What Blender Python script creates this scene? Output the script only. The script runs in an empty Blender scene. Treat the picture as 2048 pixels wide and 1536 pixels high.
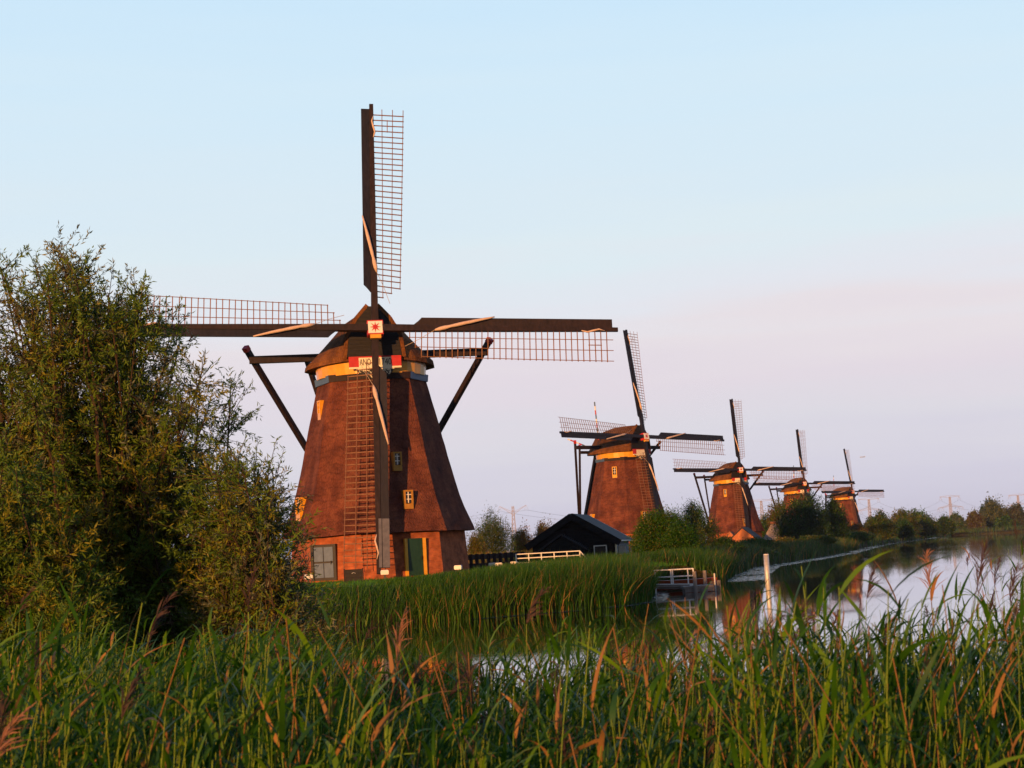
import bpy, math, random
import numpy as np
from mathutils import Vector, Matrix
from mathutils.geometry import tessellate_polygon

scene = bpy.context.scene
COL = scene.collection
rad = math.radians

# ------------------------------------------------------------------ camera
FPX = 3300.0                      # focal length in pixels of a 2048 wide frame
PITCH, ROLL = math.atan(342 / FPX), math.atan(0.055)
CAM = Vector((0.0, 0.0, 2.4))
_f = Vector((0, math.cos(PITCH), math.sin(PITCH)))
_u0 = Vector((0, -math.sin(PITCH), math.cos(PITCH)))
_r0 = Vector((1, 0, 0))
_r = math.cos(ROLL) * _r0 - math.sin(ROLL) * _u0
_u = math.sin(ROLL) * _r0 + math.cos(ROLL) * _u0
cam_d = bpy.data.cameras.new("camera")
cam = bpy.data.objects.new("camera", cam_d)
COL.objects.link(cam)
cam.matrix_world = Matrix(((_r.x, _u.x, -_f.x, CAM.x), (_r.y, _u.y, -_f.y, CAM.y), (_r.z, _u.z, -_f.z, CAM.z), (0, 0, 0, 1)))
cam_d.sensor_width = 36.0
cam_d.lens = FPX / 2048 * 36.0
cam_d.clip_start = 0.1
cam_d.clip_end = 20000
cam_d.dof.use_dof = True
cam_d.dof.focus_distance = 60
cam_d.dof.aperture_fstop = 11
scene.camera = cam

# ------------------------------------------------------------------ light
SUN_AZ, SUN_EL = rad(22), rad(5.5)          # behind the camera, to its left, just above the horizon
TO_SUN = Vector((-math.sin(SUN_AZ) * math.cos(SUN_EL), -math.cos(SUN_AZ) * math.cos(SUN_EL), math.sin(SUN_EL)))
sun_d = bpy.data.lights.new("sun", 'SUN')
sun_d.energy = 5.0
sun_d.angle = rad(0.6)
sun_d.color = (1.0, 0.45, 0.14)
sun = bpy.data.objects.new("sun", sun_d)
COL.objects.link(sun)
sun.rotation_euler = (-TO_SUN).to_track_quat('-Z', 'Y').to_euler()

world = bpy.data.worlds.new("World")
scene.world = world
world.use_nodes = True
wn, wl = world.node_tree.nodes, world.node_tree.links
wn.clear()
def wnode(t, **kw):
    n = wn.new(t)
    for k, v in kw.items():
        setattr(n, k, v)
    return n
out = wnode('ShaderNodeOutputWorld')
bg = wnode('ShaderNodeBackground')
wl.new(bg.outputs[0], out.inputs[0])
sky = wnode('ShaderNodeTexSky', sky_type='NISHITA')
sky.sun_disc = False
sky.sun_elevation = SUN_EL
sky.sun_rotation = rad(180) + SUN_AZ
sky.dust_density = 2.0
skys = wnode('ShaderNodeVectorMath', operation='SCALE')
skys.inputs[3].default_value = 0.08
wl.new(sky.outputs[0], skys.inputs[0])
tc = wnode('ShaderNodeTexCoord')
sep = wnode('ShaderNodeSeparateXYZ')
wl.new(tc.outputs['Generated'], sep.inputs[0])
mp = wnode('ShaderNodeMapping')
mp.inputs['Scale'].default_value = (2.2, 2.2, 26)
wl.new(tc.outputs['Generated'], mp.inputs[0])
nz = wnode('ShaderNodeTexNoise')
nz.inputs['Scale'].default_value = 1.6
nz.inputs['Detail'].default_value = 5
wl.new(mp.outputs[0], nz.inputs['Vector'])
nm = wnode('ShaderNodeMath', operation='MULTIPLY_ADD')     # streaks shift the height of the tint bands a little
nm.inputs[1].default_value = 0.075
wl.new(nz.outputs['Fac'], nm.inputs[0])
zz = wnode('ShaderNodeMath', operation='SUBTRACT')
zz.inputs[1].default_value = 0.0375
wl.new(sep.outputs['Z'], zz.inputs[0])
wl.new(zz.outputs[0], nm.inputs[2])
ramp = wnode('ShaderNodeValToRGB')
SKY = [(0.0, (.67, .645, .78)), (.035, (.70, .68, .80)), (.065, (.755, .735, .81)), (.10, (.80, .73, .805)), (.13, (.835, .775, .82)), (.155, (.80, .825, .895)),
       (.185, (.755, .865, .925)), (.215, (.725, .855, .945)), (.275, (.68, .855, .98)), (.335, (.62, .83, 1.0)), (.42, (.34, .56, .85)), (.6, (.11, .23, .48)), (1.0, (.06, .13, .30))]
el = ramp.color_ramp.elements
while len(el) < len(SKY):
    el.new(0.5)
for e, (p, c) in zip(el, SKY):
    e.position = p
    e.color = (*c, 1)
wl.new(nm.outputs[0], ramp.inputs[0])
mixs = wnode('ShaderNodeMix', data_type='RGBA')
mixs.inputs[0].default_value = 0.05
wl.new(ramp.outputs[0], mixs.inputs[6])
wl.new(skys.outputs[0], mixs.inputs[7])
# the unseen sky behind the camera is dimmed and warmed to cut ambient light
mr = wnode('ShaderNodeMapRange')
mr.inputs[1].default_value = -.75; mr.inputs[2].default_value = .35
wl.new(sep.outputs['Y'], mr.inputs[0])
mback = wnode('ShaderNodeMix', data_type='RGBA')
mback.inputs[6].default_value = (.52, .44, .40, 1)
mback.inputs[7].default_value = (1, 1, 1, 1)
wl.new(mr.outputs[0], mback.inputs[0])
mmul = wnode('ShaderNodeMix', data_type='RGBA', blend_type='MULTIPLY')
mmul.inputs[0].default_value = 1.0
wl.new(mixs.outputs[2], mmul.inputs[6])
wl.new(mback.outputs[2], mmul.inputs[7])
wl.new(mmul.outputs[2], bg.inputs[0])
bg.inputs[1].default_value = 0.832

scene.view_settings.view_transform = 'Standard'
scene.view_settings.look = 'None'
scene.view_settings.exposure = 0.28
scene.view_settings.gamma = 1.0
scene.cycles.max_bounces = 6
scene.cycles.use_denoising = True

# ------------------------------------------------------------------ helpers
def ray(px, py):
    return _f + (px - 1024) / FPX * _r - (py - 768) / FPX * _u
def P(px, py, depth):                     # point seen at a pixel, at a distance along the view axis on the ground
    d = ray(px, py)
    return CAM + d * (depth / d.y)
def G(px, py, z=0.0):                     # point of the level z seen at a pixel
    d = ray(px, py)
    return CAM + d * ((z - CAM.z) / d.z)
def at(px, depth, z):                     # point at a column of the picture, a distance and a level
    y = 768
    for _ in range(4):
        p = P(px, y, depth)
        y -= (z - p.z) / depth * FPX
    p = P(px, y, depth)
    return Vector((p.x, depth, z))

def tag(o, label=None, cat=None, group=None, kind=None):
    if label: o['label'] = label
    if cat: o['category'] = cat
    if group: o['group'] = group
    if kind: o['kind'] = kind
    return o
def empty(name, loc, label, cat, group=None):
    o = bpy.data.objects.new(name, None)
    o.empty_display_size = 0.3
    COL.objects.link(o)
    o.location = loc
    return tag(o, label, cat, group)

class MB:
    def __init__(self):
        self.v, self.f, self.m = [], [], []
    def add(self, vs, fs, mi=0):
        b = len(self.v)
        self.v += [tuple(p) for p in vs]
        self.f += [tuple(i + b for i in q) for q in fs]
        self.m += [mi] * len(fs)
        return self
    def beam(self, p0, p1, w, h=None, up=(0, 0, 1), w1=None, h1=None, mi=0):
        p0, p1 = Vector(p0), Vector(p1)
        h = w if h is None else h
        w1 = w if w1 is None else w1
        h1 = h if h1 is None else h1
        d = (p1 - p0).normalized()
        up = Vector(up)
        s = d.cross(up)
        if s.length < 1e-4: s = d.cross(Vector((1, 0, 0)))
        s.normalize()
        t = s.cross(d)
        vs = [p + s * (a * ww / 2) + t * (b * hh / 2) for p, ww, hh in ((p0, w, h), (p1, w1, h1)) for a, b in ((-1, -1), (1, -1), (1, 1), (-1, 1))]
        return self.add(vs, [(3, 2, 1, 0), (4, 5, 6, 7), (0, 1, 5, 4), (1, 2, 6, 5), (2, 3, 7, 6), (3, 0, 4, 7)], mi)
    def box(self, c, size, R=None, mi=0):
        c = Vector(c)
        x, y, z = (Vector(a) for a in (R or ((1, 0, 0), (0, 1, 0), (0, 0, 1))))
        vs = [c + x * (i * size[0] / 2) + y * (j * size[1] / 2) + z * (k * size[2] / 2) for k in (-1, 1) for i, j in ((-1, -1), (1, -1), (1, 1), (-1, 1))]
        return self.add(vs, [(3, 2, 1, 0), (4, 5, 6, 7), (0, 1, 5, 4), (1, 2, 6, 5), (2, 3, 7, 6), (3, 0, 4, 7)], mi)
    def tube(self, pts, radii, n=6, mi=0, caps=True):
        pts = [Vector(p) for p in pts]
        if not hasattr(radii, '__len__'): radii = [radii] * len(pts)
        vs, fs = [], []
        ref = Vector((0.31, 0.17, 0.93))
        for i, p in enumerate(pts):
            d = (pts[min(i + 1, len(pts) - 1)] - pts[max(i - 1, 0)]).normalized()
            s = d.cross(ref if abs(d.dot(ref)) < .95 else Vector((1, 0, 0))).normalized()
            t = s.cross(d)
            for k in range(n):
                a = 2 * math.pi * k / n
                vs.append(p + (s * math.cos(a) + t * math.sin(a)) * radii[i])
        for i in range(len(pts) - 1):
            for k in range(n):
                a, b = i * n + k, i * n + (k + 1) % n
                fs.append((a, a + n, b + n, b))
        if caps:
            fs.append(tuple(range(n)))
            fs.append(tuple(reversed(range((len(pts) - 1) * n, len(pts) * n))))
        return self.add(vs, fs, mi)
    def plate(self, poly, off, mi=0):                       # a flat outline given thickness by the vector off
        n = len(poly)
        poly = [Vector(p) for p in poly]
        off = Vector(off)
        vs = poly + [p + off for p in poly]
        tri = tessellate_polygon([poly])
        fs = [tuple(t) for t in tri] + [tuple(i + n for i in reversed(t)) for t in tri]
        fs += [(i, (i + 1) % n, (i + 1) % n + n, i + n) for i in range(n)]
        return self.add(vs, fs, mi)
    def loft(self, rings, close=True, mi=0, caps=True):
        n = len(rings[0])
        vs = [p for r in rings for p in r]
        fs = []
        for i in range(len(rings) - 1):
            for k in range(n if close else n - 1):
                a, b = i * n + k, i * n + (k + 1) % n
                fs.append((a, b, b + n, a + n))
        if caps:
            fs.append(tuple(reversed(range(n))))
            fs.append(tuple(range((len(rings) - 1) * n, len(rings) * n)))
        return self.add(vs, fs, mi)
    def build(self, name, mats, parent=None, smooth=False, loc=None):
        me = bpy.data.meshes.new(name)
        me.from_pydata(self.v, [], self.f)
        for m in (mats if isinstance(mats, (list, tuple)) else [mats]):
            me.materials.append(m)
        me.polygons.foreach_set('material_index', self.m)
        if smooth: me.polygons.foreach_set('use_smooth', [True] * len(self.f))
        # consistent outward faces
        import bmesh
        b = bmesh.new(); b.from_mesh(me)
        bmesh.ops.recalc_face_normals(b, faces=b.faces)
        b.to_mesh(me); b.free()
        o = bpy.data.objects.new(name, me)
        COL.objects.link(o)
        if parent is not None: o.parent = parent
        if loc is not None: o.location = loc
        return o

def np_mesh(name, V, Q, mats, mi, parent=None, loc=None):
    me = bpy.data.meshes.new(name)
    n, m, k = len(V), len(Q), Q.shape[1]
    me.vertices.add(n)
    me.vertices.foreach_set('co', np.ascontiguousarray(V, dtype=np.float32).ravel())
    me.loops.add(m * k)
    me.loops.foreach_set('vertex_index', Q.astype(np.int32).ravel())
    me.polygons.add(m)
    me.polygons.foreach_set('loop_start', np.arange(0, m * k, k, dtype=np.int32))
    me.polygons.foreach_set('material_index', np.asarray(mi, dtype=np.int32))
    for x in mats: me.materials.append(x)
    me.update(calc_edges=True)
    me.validate()
    o = bpy.data.objects.new(name, me)
    COL.objects.link(o)
    if parent is not None: o.parent = parent
    if loc is not None: o.location = loc
    return o

# ------------------------------------------------------------------ materials
def mat(name, cols, rough=.7, scale=3.0, stretch=(1, 1, 1), bump=0.0, bscale=None, spec=.4, detail=4, planks=None, transl=0.0, metallic=0.0, coord='Object'):
    m = bpy.data.materials.new(name)
    m.use_nodes = True
    N, L = m.node_tree.nodes, m.node_tree.links
    bs = N['Principled BSDF']
    bs.inputs['Roughness'].default_value = rough
    bs.inputs['Specular IOR Level'].default_value = spec
    bs.inputs['Metallic'].default_value = metallic
    if not isinstance(cols[0], (tuple, list)): cols = [cols]
    t = N.new('ShaderNodeTexCoord')
    mpn = N.new('ShaderNodeMapping')
    mpn.inputs['Scale'].default_value = stretch
    L.new(t.outputs[coord], mpn.inputs[0])
    col_out = None
    if len(cols) > 1:
        n = N.new('ShaderNodeTexNoise')
        n.inputs['Scale'].default_value = scale
        n.inputs['Detail'].default_value = detail
        n.inputs['Roughness'].default_value = .62
        L.new(mpn.outputs[0], n.inputs['Vector'])
        r = N.new('ShaderNodeValToRGB')
        e = r.color_ramp.elements
        while len(e) < len(cols): e.new(.5)
        for i, c in enumerate(cols):
            e[i].position = .3 + .4 * i / (len(cols) - 1)
            e[i].color = (*c, 1)
        L.new(n.outputs['Fac'], r.inputs[0])
        col_out = r.outputs[0]
    else:
        bs.inputs['Base Color'].default_value = (*cols[0], 1)
    hgt = None
    if planks:                                    # plank joints: (axis, width, depth)
        ax, wdt, dep = planks
        s = N.new('ShaderNodeSeparateXYZ'); L.new(t.outputs[coord], s.inputs[0])
        a = N.new('ShaderNodeMath'); a.operation = 'DIVIDE'; a.inputs[1].default_value = wdt
        L.new(s.outputs[ax], a.inputs[0])
        b = N.new('ShaderNodeMath'); b.operation = 'FRACT'; L.new(a.outputs[0], b.inputs[0])
        c = N.new('ShaderNodeMath'); c.operation = 'GREATER_THAN'; c.inputs[1].default_value = .12
        L.new(b.outputs[0], c.inputs[0])
        hgt = c.outputs[0]
    if bump > 0 or hgt:
        bp = N.new('ShaderNodeBump')
        bp.inputs['Strength'].default_value = bump or .5
        bp.inputs['Distance'].default_value = .05
        if hgt:
            L.new(hgt, bp.inputs['Height'])
        else:
            n2 = N.new('ShaderNodeTexNoise')
            n2.inputs['Scale'].default_value = bscale or scale * 4
            n2.inputs['Detail'].default_value = 5
            L.new(mpn.outputs[0], n2.inputs['Vector'])
            L.new(n2.outputs['Fac'], bp.inputs['Height'])
        L.new(bp.outputs[0], bs.inputs['Normal'])
    if col_out: L.new(col_out, bs.inputs['Base Color'])
    if transl > 0:
        tr = N.new('ShaderNodeBsdfTranslucent')
        if col_out: L.new(col_out, tr.inputs[0])
        else: tr.inputs[0].default_value = (*cols[0], 1)
        mx = N.new('ShaderNodeMixShader')
        mx.inputs[0].default_value = transl
        L.new(bs.outputs[0], mx.inputs[1]); L.new(tr.outputs[0], mx.inputs[2])
        L.new(mx.outputs[0], N['Material Output'].inputs[0])
    return m

def thatch_mat(name, c0, c1, c2, rows=.42):
    m = mat(name, [c0, c1, c2], rough=.95, scale=1.1, stretch=(1, 1, .55), spec=.15, detail=7)
    N, L = m.node_tree.nodes, m.node_tree.links
    bs = N['Principled BSDF']
    t = N.new('ShaderNodeTexCoord')
    mp1 = N.new('ShaderNodeMapping'); mp1.inputs['Scale'].default_value = (14, 14, 3.0)
    L.new(t.outputs['Object'], mp1.inputs[0])
    n1 = N.new('ShaderNodeTexNoise'); n1.inputs['Scale'].default_value = 1.6; n1.inputs['Detail'].default_value = 6
    L.new(mp1.outputs[0], n1.inputs['Vector'])
    s = N.new('ShaderNodeSeparateXYZ'); L.new(t.outputs['Object'], s.inputs[0])   # courses of thatch: a saw-tooth up the wall, uneven
    n2 = N.new('ShaderNodeTexNoise'); n2.inputs['Scale'].default_value = .9; n2.inputs['Detail'].default_value = 4
    L.new(t.outputs['Object'], n2.inputs['Vector'])
    a = N.new('ShaderNodeMath'); a.operation = 'MULTIPLY_ADD'; a.inputs[1].default_value = 1.1
    L.new(n2.outputs['Fac'], a.inputs[0]); L.new(s.outputs['Z'], a.inputs[2])
    d = N.new('ShaderNodeMath'); d.operation = 'DIVIDE'; d.inputs[1].default_value = rows; L.new(a.outputs[0], d.inputs[0])
    fr = N.new('ShaderNodeMath'); fr.operation = 'FRACT'; L.new(d.outputs[0], fr.inputs[0])
    ad = N.new('ShaderNodeMath'); ad.operation = 'MULTIPLY_ADD'; ad.inputs[1].default_value = -.55
    L.new(fr.outputs[0], ad.inputs[0]); L.new(n1.outputs['Fac'], ad.inputs[2])
    bp = N.new('ShaderNodeBump'); bp.inputs['Strength'].default_value = .8; bp.inputs['Distance'].default_value = .17
    L.new(ad.outputs[0], bp.inputs['Height']); L.new(bp.outputs[0], bs.inputs['Normal'])
    # fine straw streaks in the colour
    ramp0 = [n for n in N if n.type == 'VALTORGB'][0]
    mx = N.new('ShaderNodeMix'); mx.data_type = 'RGBA'; mx.blend_type = 'MULTIPLY'; mx.inputs[0].default_value = .75
    r2 = N.new('ShaderNodeValToRGB'); r2.color_ramp.elements[0].position = .32; r2.color_ramp.elements[1].position = .62
    r2.color_ramp.elements[0].color = (.45, .42, .42, 1)
    L.new(n1.outputs['Fac'], r2.inputs[0])
    L.new(ramp0.outputs[0], mx.inputs[6]); L.new(r2.outputs[0], mx.inputs[7])
    # weather stains: long runs down the slope and blotches of moss or newer straw
    mp3 = N.new('ShaderNodeMapping'); mp3.inputs['Scale'].default_value = (.55, .55, .9)
    L.new(t.outputs['Object'], mp3.inputs[0])
    n3 = N.new('ShaderNodeTexNoise'); n3.inputs['Scale'].default_value = 1.0; n3.inputs['Detail'].default_value = 6; n3.inputs['Roughness'].default_value = .65
    L.new(mp3.outputs[0], n3.inputs['Vector'])
    r3 = N.new('ShaderNodeValToRGB'); r3.color_ramp.elements[0].position = .34; r3.color_ramp.elements[1].position = .66
    r3.color_ramp.elements[0].color = (.62, .62, .66, 1); r3.color_ramp.elements[1].color = (1.22, 1.12, 1.0, 1)
    L.new(n3.outputs['Fac'], r3.inputs[0])
    n4 = N.new('ShaderNodeTexNoise'); n4.inputs['Scale'].default_value = 3.2; n4.inputs['Detail'].default_value = 3
    L.new(t.outputs['Object'], n4.inputs['Vector'])
    # the lower edge of each course shows darker butts
    r4 = N.new('ShaderNodeMapRange'); r4.inputs[1].default_value = .0; r4.inputs[2].default_value = .22; r4.inputs[3].default_value = .50; r4.inputs[4].default_value = 1.0
    L.new(fr.outputs[0], r4.inputs[0])
    m3 = N.new('ShaderNodeMix'); m3.data_type = 'RGBA'; m3.blend_type = 'MULTIPLY'; m3.inputs[0].default_value = .9
    L.new(mx.outputs[2], m3.inputs[6]); L.new(r3.outputs[0], m3.inputs[7])
    m4 = N.new('ShaderNodeMix'); m4.data_type = 'RGBA'; m4.blend_type = 'MULTIPLY'
    L.new(n4.outputs['Fac'], m4.inputs[0]); L.new(m3.outputs[2], m4.inputs[6]); L.new(r4.outputs[0], m4.inputs[7])
    L.new(m4.outputs[2], bs.inputs['Base Color'])
    return m

def brick_mat(name, c0, c1, mortar):
    m = bpy.data.materials.new(name); m.use_nodes = True
    N, L = m.node_tree.nodes, m.node_tree.links
    bs = N['Principled BSDF']; bs.inputs['Roughness'].default_value = .9; bs.inputs['Specular IOR Level'].default_value = .2
    t = N.new('ShaderNodeTexCoord')
    s = N.new('ShaderNodeSeparateXYZ'); L.new(t.outputs['Object'], s.inputs[0])
    a = N.new('ShaderNodeMath'); a.operation = 'ADD'; L.new(s.outputs['X'], a.inputs[0]); L.new(s.outputs['Y'], a.inputs[1])
    c = N.new('ShaderNodeCombineXYZ'); L.new(a.outputs[0], c.inputs['X']); L.new(s.outputs['Z'], c.inputs['Y'])
    b = N.new('ShaderNodeTexBrick'); L.new(c.outputs[0], b.inputs['Vector'])
    b.inputs['Color1'].default_value = (*c0, 1); b.inputs['Color2'].default_value = (*c1, 1); b.inputs['Mortar'].default_value = (*mortar, 1)
    b.inputs['Scale'].default_value = 1; b.inputs['Brick Width'].default_value = .24; b.inputs['Row Height'].default_value = .075; b.inputs['Mortar Size'].default_value = .008
    n = N.new('ShaderNodeTexNoise'); n.inputs['Scale'].default_value = 2.2; n.inputs['Detail'].default_value = 6; L.new(t.outputs['Object'], n.inputs['Vector'])
    r = N.new('ShaderNodeValToRGB'); r.color_ramp.elements[0].position = .3; r.color_ramp.elements[1].position = .7
    r.color_ramp.elements[0].color = (.55, .5, .5, 1); r.color_ramp.elements[1].color = (1.25, 1.15, 1.1, 1)
    L.new(n.outputs['Fac'], r.inputs[0])
    mx = N.new('ShaderNodeMix'); mx.data_type = 'RGBA'; mx.blend_type = 'MULTIPLY'; mx.inputs[0].default_value = 1
    L.new(b.outputs['Color'], mx.inputs[6]); L.new(r.outputs[0], mx.inputs[7]); L.new(mx.outputs[2], bs.inputs['Base Color'])
    bp = N.new('ShaderNodeBump'); bp.inputs['Strength'].default_value = .4; bp.inputs['Distance'].default_value = .01
    L.new(b.outputs['Fac'], bp.inputs['Height']); bp.invert = True; L.new(bp.outputs[0], bs.inputs['Normal'])
    return m

M = {}
M['thatch'] = thatch_mat('thatch', (.108, .037, .029), (.19, .066, .046), (.275, .104, .062))
M['thatch_cap'] = thatch_mat('thatch_cap', (.12, .048, .020), (.21, .088, .032), (.30, .135, .05), rows=.6)
M['thatch_grey'] = thatch_mat('thatch_grey', (.42, .37, .35), (.58, .52, .50), (.7, .64, .6))
M['brick'] = brick_mat('brick', (.40, .115, .045), (.30, .080, .034), (.26, .13, .08))
M['brick_old'] = brick_mat('brick_old', (.38, .16, .08), (.30, .13, .07), (.30, .2, .14))
M['tarred'] = mat('tarred_wood', [(.010, .006, .009), (.019, .0115, .0155), (.030, .017, .019)], rough=.6, scale=6, stretch=(1, 1, .3), bump=.15, spec=.25)
M['tarred_navy'] = mat('tarred_navy', [(.006, .007, .016), (.012, .012, .024), (.018, .017, .028)], rough=.55, scale=6, stretch=(1, 1, .3), bump=.15, spec=.25)
M['tarred_boards'] = mat('tarred_boards', [(.008, .008, .011), (.017, .016, .019)], rough=.6, scale=5, planks=('Z', .22, .03), bump=.5, spec=.3)
M['lath'] = mat('lath_wood', [(.15, .07, .04), (.26, .13, .07)], rough=.7, scale=8)
M['canvas'] = mat('canvas', [(.50, .36, .30), (.68, .52, .44)], rough=.9, scale=12, bump=.4, bscale=30)
M['rope'] = mat('rope', [(.4, .32, .26), (.5, .4, .32)], rough=.9, scale=30)
M['yellow'] = mat('yellow_paint', [(.62, .29, .018), (.74, .38, .03)], rough=.3, scale=4, bump=.08, spec=.5)
M['ochre'] = mat('ochre_paint', [(.34, .16, .018), (.44, .22, .03)], rough=.5, scale=5)
M['cream'] = mat('cream_paint', [(.74, .66, .50), (.82, .76, .62)], rough=.5, scale=6)
M['white'] = mat('white_paint', [(.70, .69, .67), (.82, .81, .79)], rough=.45, scale=5, bump=.06)
M['red'] = mat('red_paint', [(.40, .018, .022), (.50, .03, .03)], rough=.45, scale=5)
M['blue'] = mat('blue_paint', [(.055, .10, .20), (.08, .145, .27)], rough=.5, scale=5)
M['black'] = mat('black_paint', [(.012, .011, .013), (.022, .02, .022)], rough=.5, scale=6)
M['green_door'] = mat('green_paint', [(.008, .035, .022), (.014, .05, .03)], rough=.4, scale=4, planks=('X', .18, .02), bump=.3)
M['grey_door'] = mat('grey_paint', [(.065, .11, .20), (.10, .155, .27)], rough=.5, scale=3, bump=.1)
M['slate_board'] = mat('slate_board', [(.075, .08, .115), (.12, .125, .17)], rough=.55, scale=4, bump=.12)
M['glass'] = mat('window_glass', (.015, .017, .022), rough=.06, spec=.6)
M['lawn'] = mat('lawn', [(.024, .085, .008), (.045, .13, .014), (.07, .15, .024)], rough=.95, scale=.6, bump=.6, bscale=9, spec=.1, coord='Generated')
M['soil'] = mat('bank_soil', [(.022, .030, .010), (.05, .04, .018), (.055, .062, .02)], rough=.95, scale=1.5, bump=.6, spec=.1)
M['roof'] = mat('roof_felt', [(.010, .013, .022), (.020, .024, .036)], rough=.75, scale=2, bump=.2, bscale=20)
M['blue_boards'] = mat('blue_boards', [(.045, .085, .15), (.065, .115, .19)], rough=.6, scale=4, planks=('Z', .18, .02), bump=.4)
M['orange_boards'] = mat('orange_boards', [(.34, .10, .035), (.46, .15, .05)], rough=.6, scale=4, planks=('Z', .2, .02), bump=.4)
M['barn_black'] = mat('barn_black', [(.005, .006, .009), (.013, .014, .018)], rough=.7, scale=5, planks=('Z', .22, .03), bump=.5, spec=.15)
M['grey_wood'] = mat('weathered_wood', [(.17, .145, .135), (.30, .26, .24)], rough=.8, scale=3, stretch=(1, 1, .3), bump=.3)
M['steel'] = mat('galvanised_steel', [(.42, .42, .43), (.58, .58, .58)], rough=.45, scale=6, metallic=.3)
M['pylon'] = mat('pylon_steel', (.36, .32, .34), rough=.6)
M['wire'] = mat('cable', (.10, .10, .12), rough=.5)
M['boat'] = mat('boat_paint', [(.24, .045, .015), (.32, .065, .02)], rough=.35, scale=3)
M['bark'] = mat('bark', [(.035, .022, .015), (.075, .045, .03)], rough=.9, scale=9, stretch=(1, 1, .2), bump=.4)
M['twig'] = mat('twig_bark', [(.035, .022, .014), (.06, .036, .02)], rough=.85, scale=12)
def leafm(name, a, b, rough=.5, tr=.22, spec=.35):
    return mat(name, [a, b], rough=rough, scale=2.6, detail=4, spec=spec, transl=tr)
M['willow_a'] = leafm('willow_leaf_green', (.070, .14, .010), (.135, .22, .02))
M['willow_b'] = leafm('willow_leaf_olive', (.14, .15, .010), (.23, .22, .016))
M['willow_c'] = leafm('willow_leaf_pale', (.10, .12, .07), (.15, .17, .11))
M['leaf_dark'] = leafm('leaf_dark', (.011, .032, .008), (.022, .052, .012))
M['leaf_mid'] = leafm('leaf_mid', (.020, .078, .006), (.052, .14, .012))
M['leaf_olive'] = leafm('leaf_olive', (.065, .085, .010), (.12, .125, .018))
M['leaf_rust'] = leafm('leaf_rust', (.11, .062, .012), (.16, .09, .018))
M['leaf_grey'] = leafm('leaf_grey', (.050, .075, .040), (.085, .11, .06))
M['leaf_red'] = leafm('leaf_red', (.055, .036, .024), (.08, .048, .03))
M['reed_green'] = leafm('reed_green', (.008, .042, .002), (.050, .155, .006), rough=.6, tr=.3, spec=.15)
M['reed_blue'] = leafm('reed_bluegreen', (.010, .048, .008), (.032, .11, .022), rough=.5, tr=.25, spec=.35)
M['reed_yellow'] = leafm('reed_yellow', (.080, .185, .005), (.135, .255, .008), rough=.5, tr=.3)
M['reed_dry'] = leafm('reed_dry', (.24, .12, .035), (.36, .19, .055), rough=.7, tr=.2)
M['reed_stem'] = leafm('reed_stem', (.13, .24, .010), (.22, .30, .02), rough=.5, tr=0)
M['plume'] = leafm('reed_plume', (.055, .032, .034), (.095, .058, .052), rough=.8, tr=.25)
M['plume_pink'] = leafm('reed_plume_pink', (.26, .13, .085), (.34, .17, .11), rough=.8, tr=.25)
M['lawn_blade'] = leafm('lawn_blade', (.035, .15, .010), (.07, .21, .018), rough=.6, spec=.2)
M['lily'] = mat('lily_pad', [(.035, .085, .12), (.07, .13, .17)], rough=.25, scale=1.5, spec=.7)  # blue of the reflected sky put into the pads' base colour

def water_mat():
    m = bpy.data.materials.new('water'); m.use_nodes = True
    N, L = m.node_tree.nodes, m.node_tree.links
    bs = N['Principled BSDF']
    bs.inputs['Base Color'].default_value = (.010, .016, .010, 1)
    bs.inputs['Roughness'].default_value = .03
    bs.inputs['IOR'].default_value = 1.33
    bs.inputs['Specular IOR Level'].default_value = 1.0
    bs.inputs['Coat Weight'].default_value = .6
    bs.inputs['Coat Roughness'].default_value = .02
    bs.inputs['Coat IOR'].default_value = 1.33
    t = N.new('ShaderNodeTexCoord')
    mp_ = N.new('ShaderNodeMapping'); mp_.inputs['Scale'].default_value = (.5, 1.6, 1); mp_.inputs['Rotation'].default_value = (0, 0, rad(-12))
    L.new(t.outputs['Object'], mp_.inputs[0])
    n = N.new('ShaderNodeTexNoise'); n.inputs['Scale'].default_value = 1.3; n.inputs['Detail'].default_value = 4
    L.new(mp_.outputs[0], n.inputs['Vector'])
    n3 = N.new('ShaderNodeTexNoise'); n3.inputs['Scale'].default_value = .05; n3.inputs['Detail'].default_value = 2
    L.new(t.outputs['Object'], n3.inputs['Vector'])
    r = N.new('ShaderNodeMapRange'); r.inputs[1].default_value = .4; r.inputs[2].default_value = .65; r.inputs[3].default_value = .25; r.inputs[4].default_value = 1.0
    L.new(n3.outputs['Fac'], r.inputs[0])
    mu = N.new('ShaderNodeMath'); mu.operation = 'MULTIPLY'; L.new(r.outputs[0], mu.inputs[0]); mu.inputs[1].default_value = .05
    b = N.new('ShaderNodeBump'); b.inputs['Distance'].default_value = .1
    L.new(mu.outputs[0], b.inputs['Strength'])
    L.new(n.outputs['Fac'], b.inputs['Height']); L.new(b.outputs[0], bs.inputs['Normal'])
    return m
M['water'] = water_mat()

# ------------------------------------------------------------------ setting: water, land
w = MB()
w.add([(-4000, -200, 0), (4000, -200, 0), (4000, 9000, 0), (-4000, 9000, 0)], [(0, 1, 2, 3)])
tag(w.build('water', M['water']), kind='structure')
w = MB()
w.add([(-9000, -9000, -1.2), (9000, -9000, -1.2), (9000, 14000, -1.2), (-9000, 14000, -1.2)], [(0, 1, 2, 3)])
tag(w.build('ground', M['soil']), kind='structure')

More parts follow.
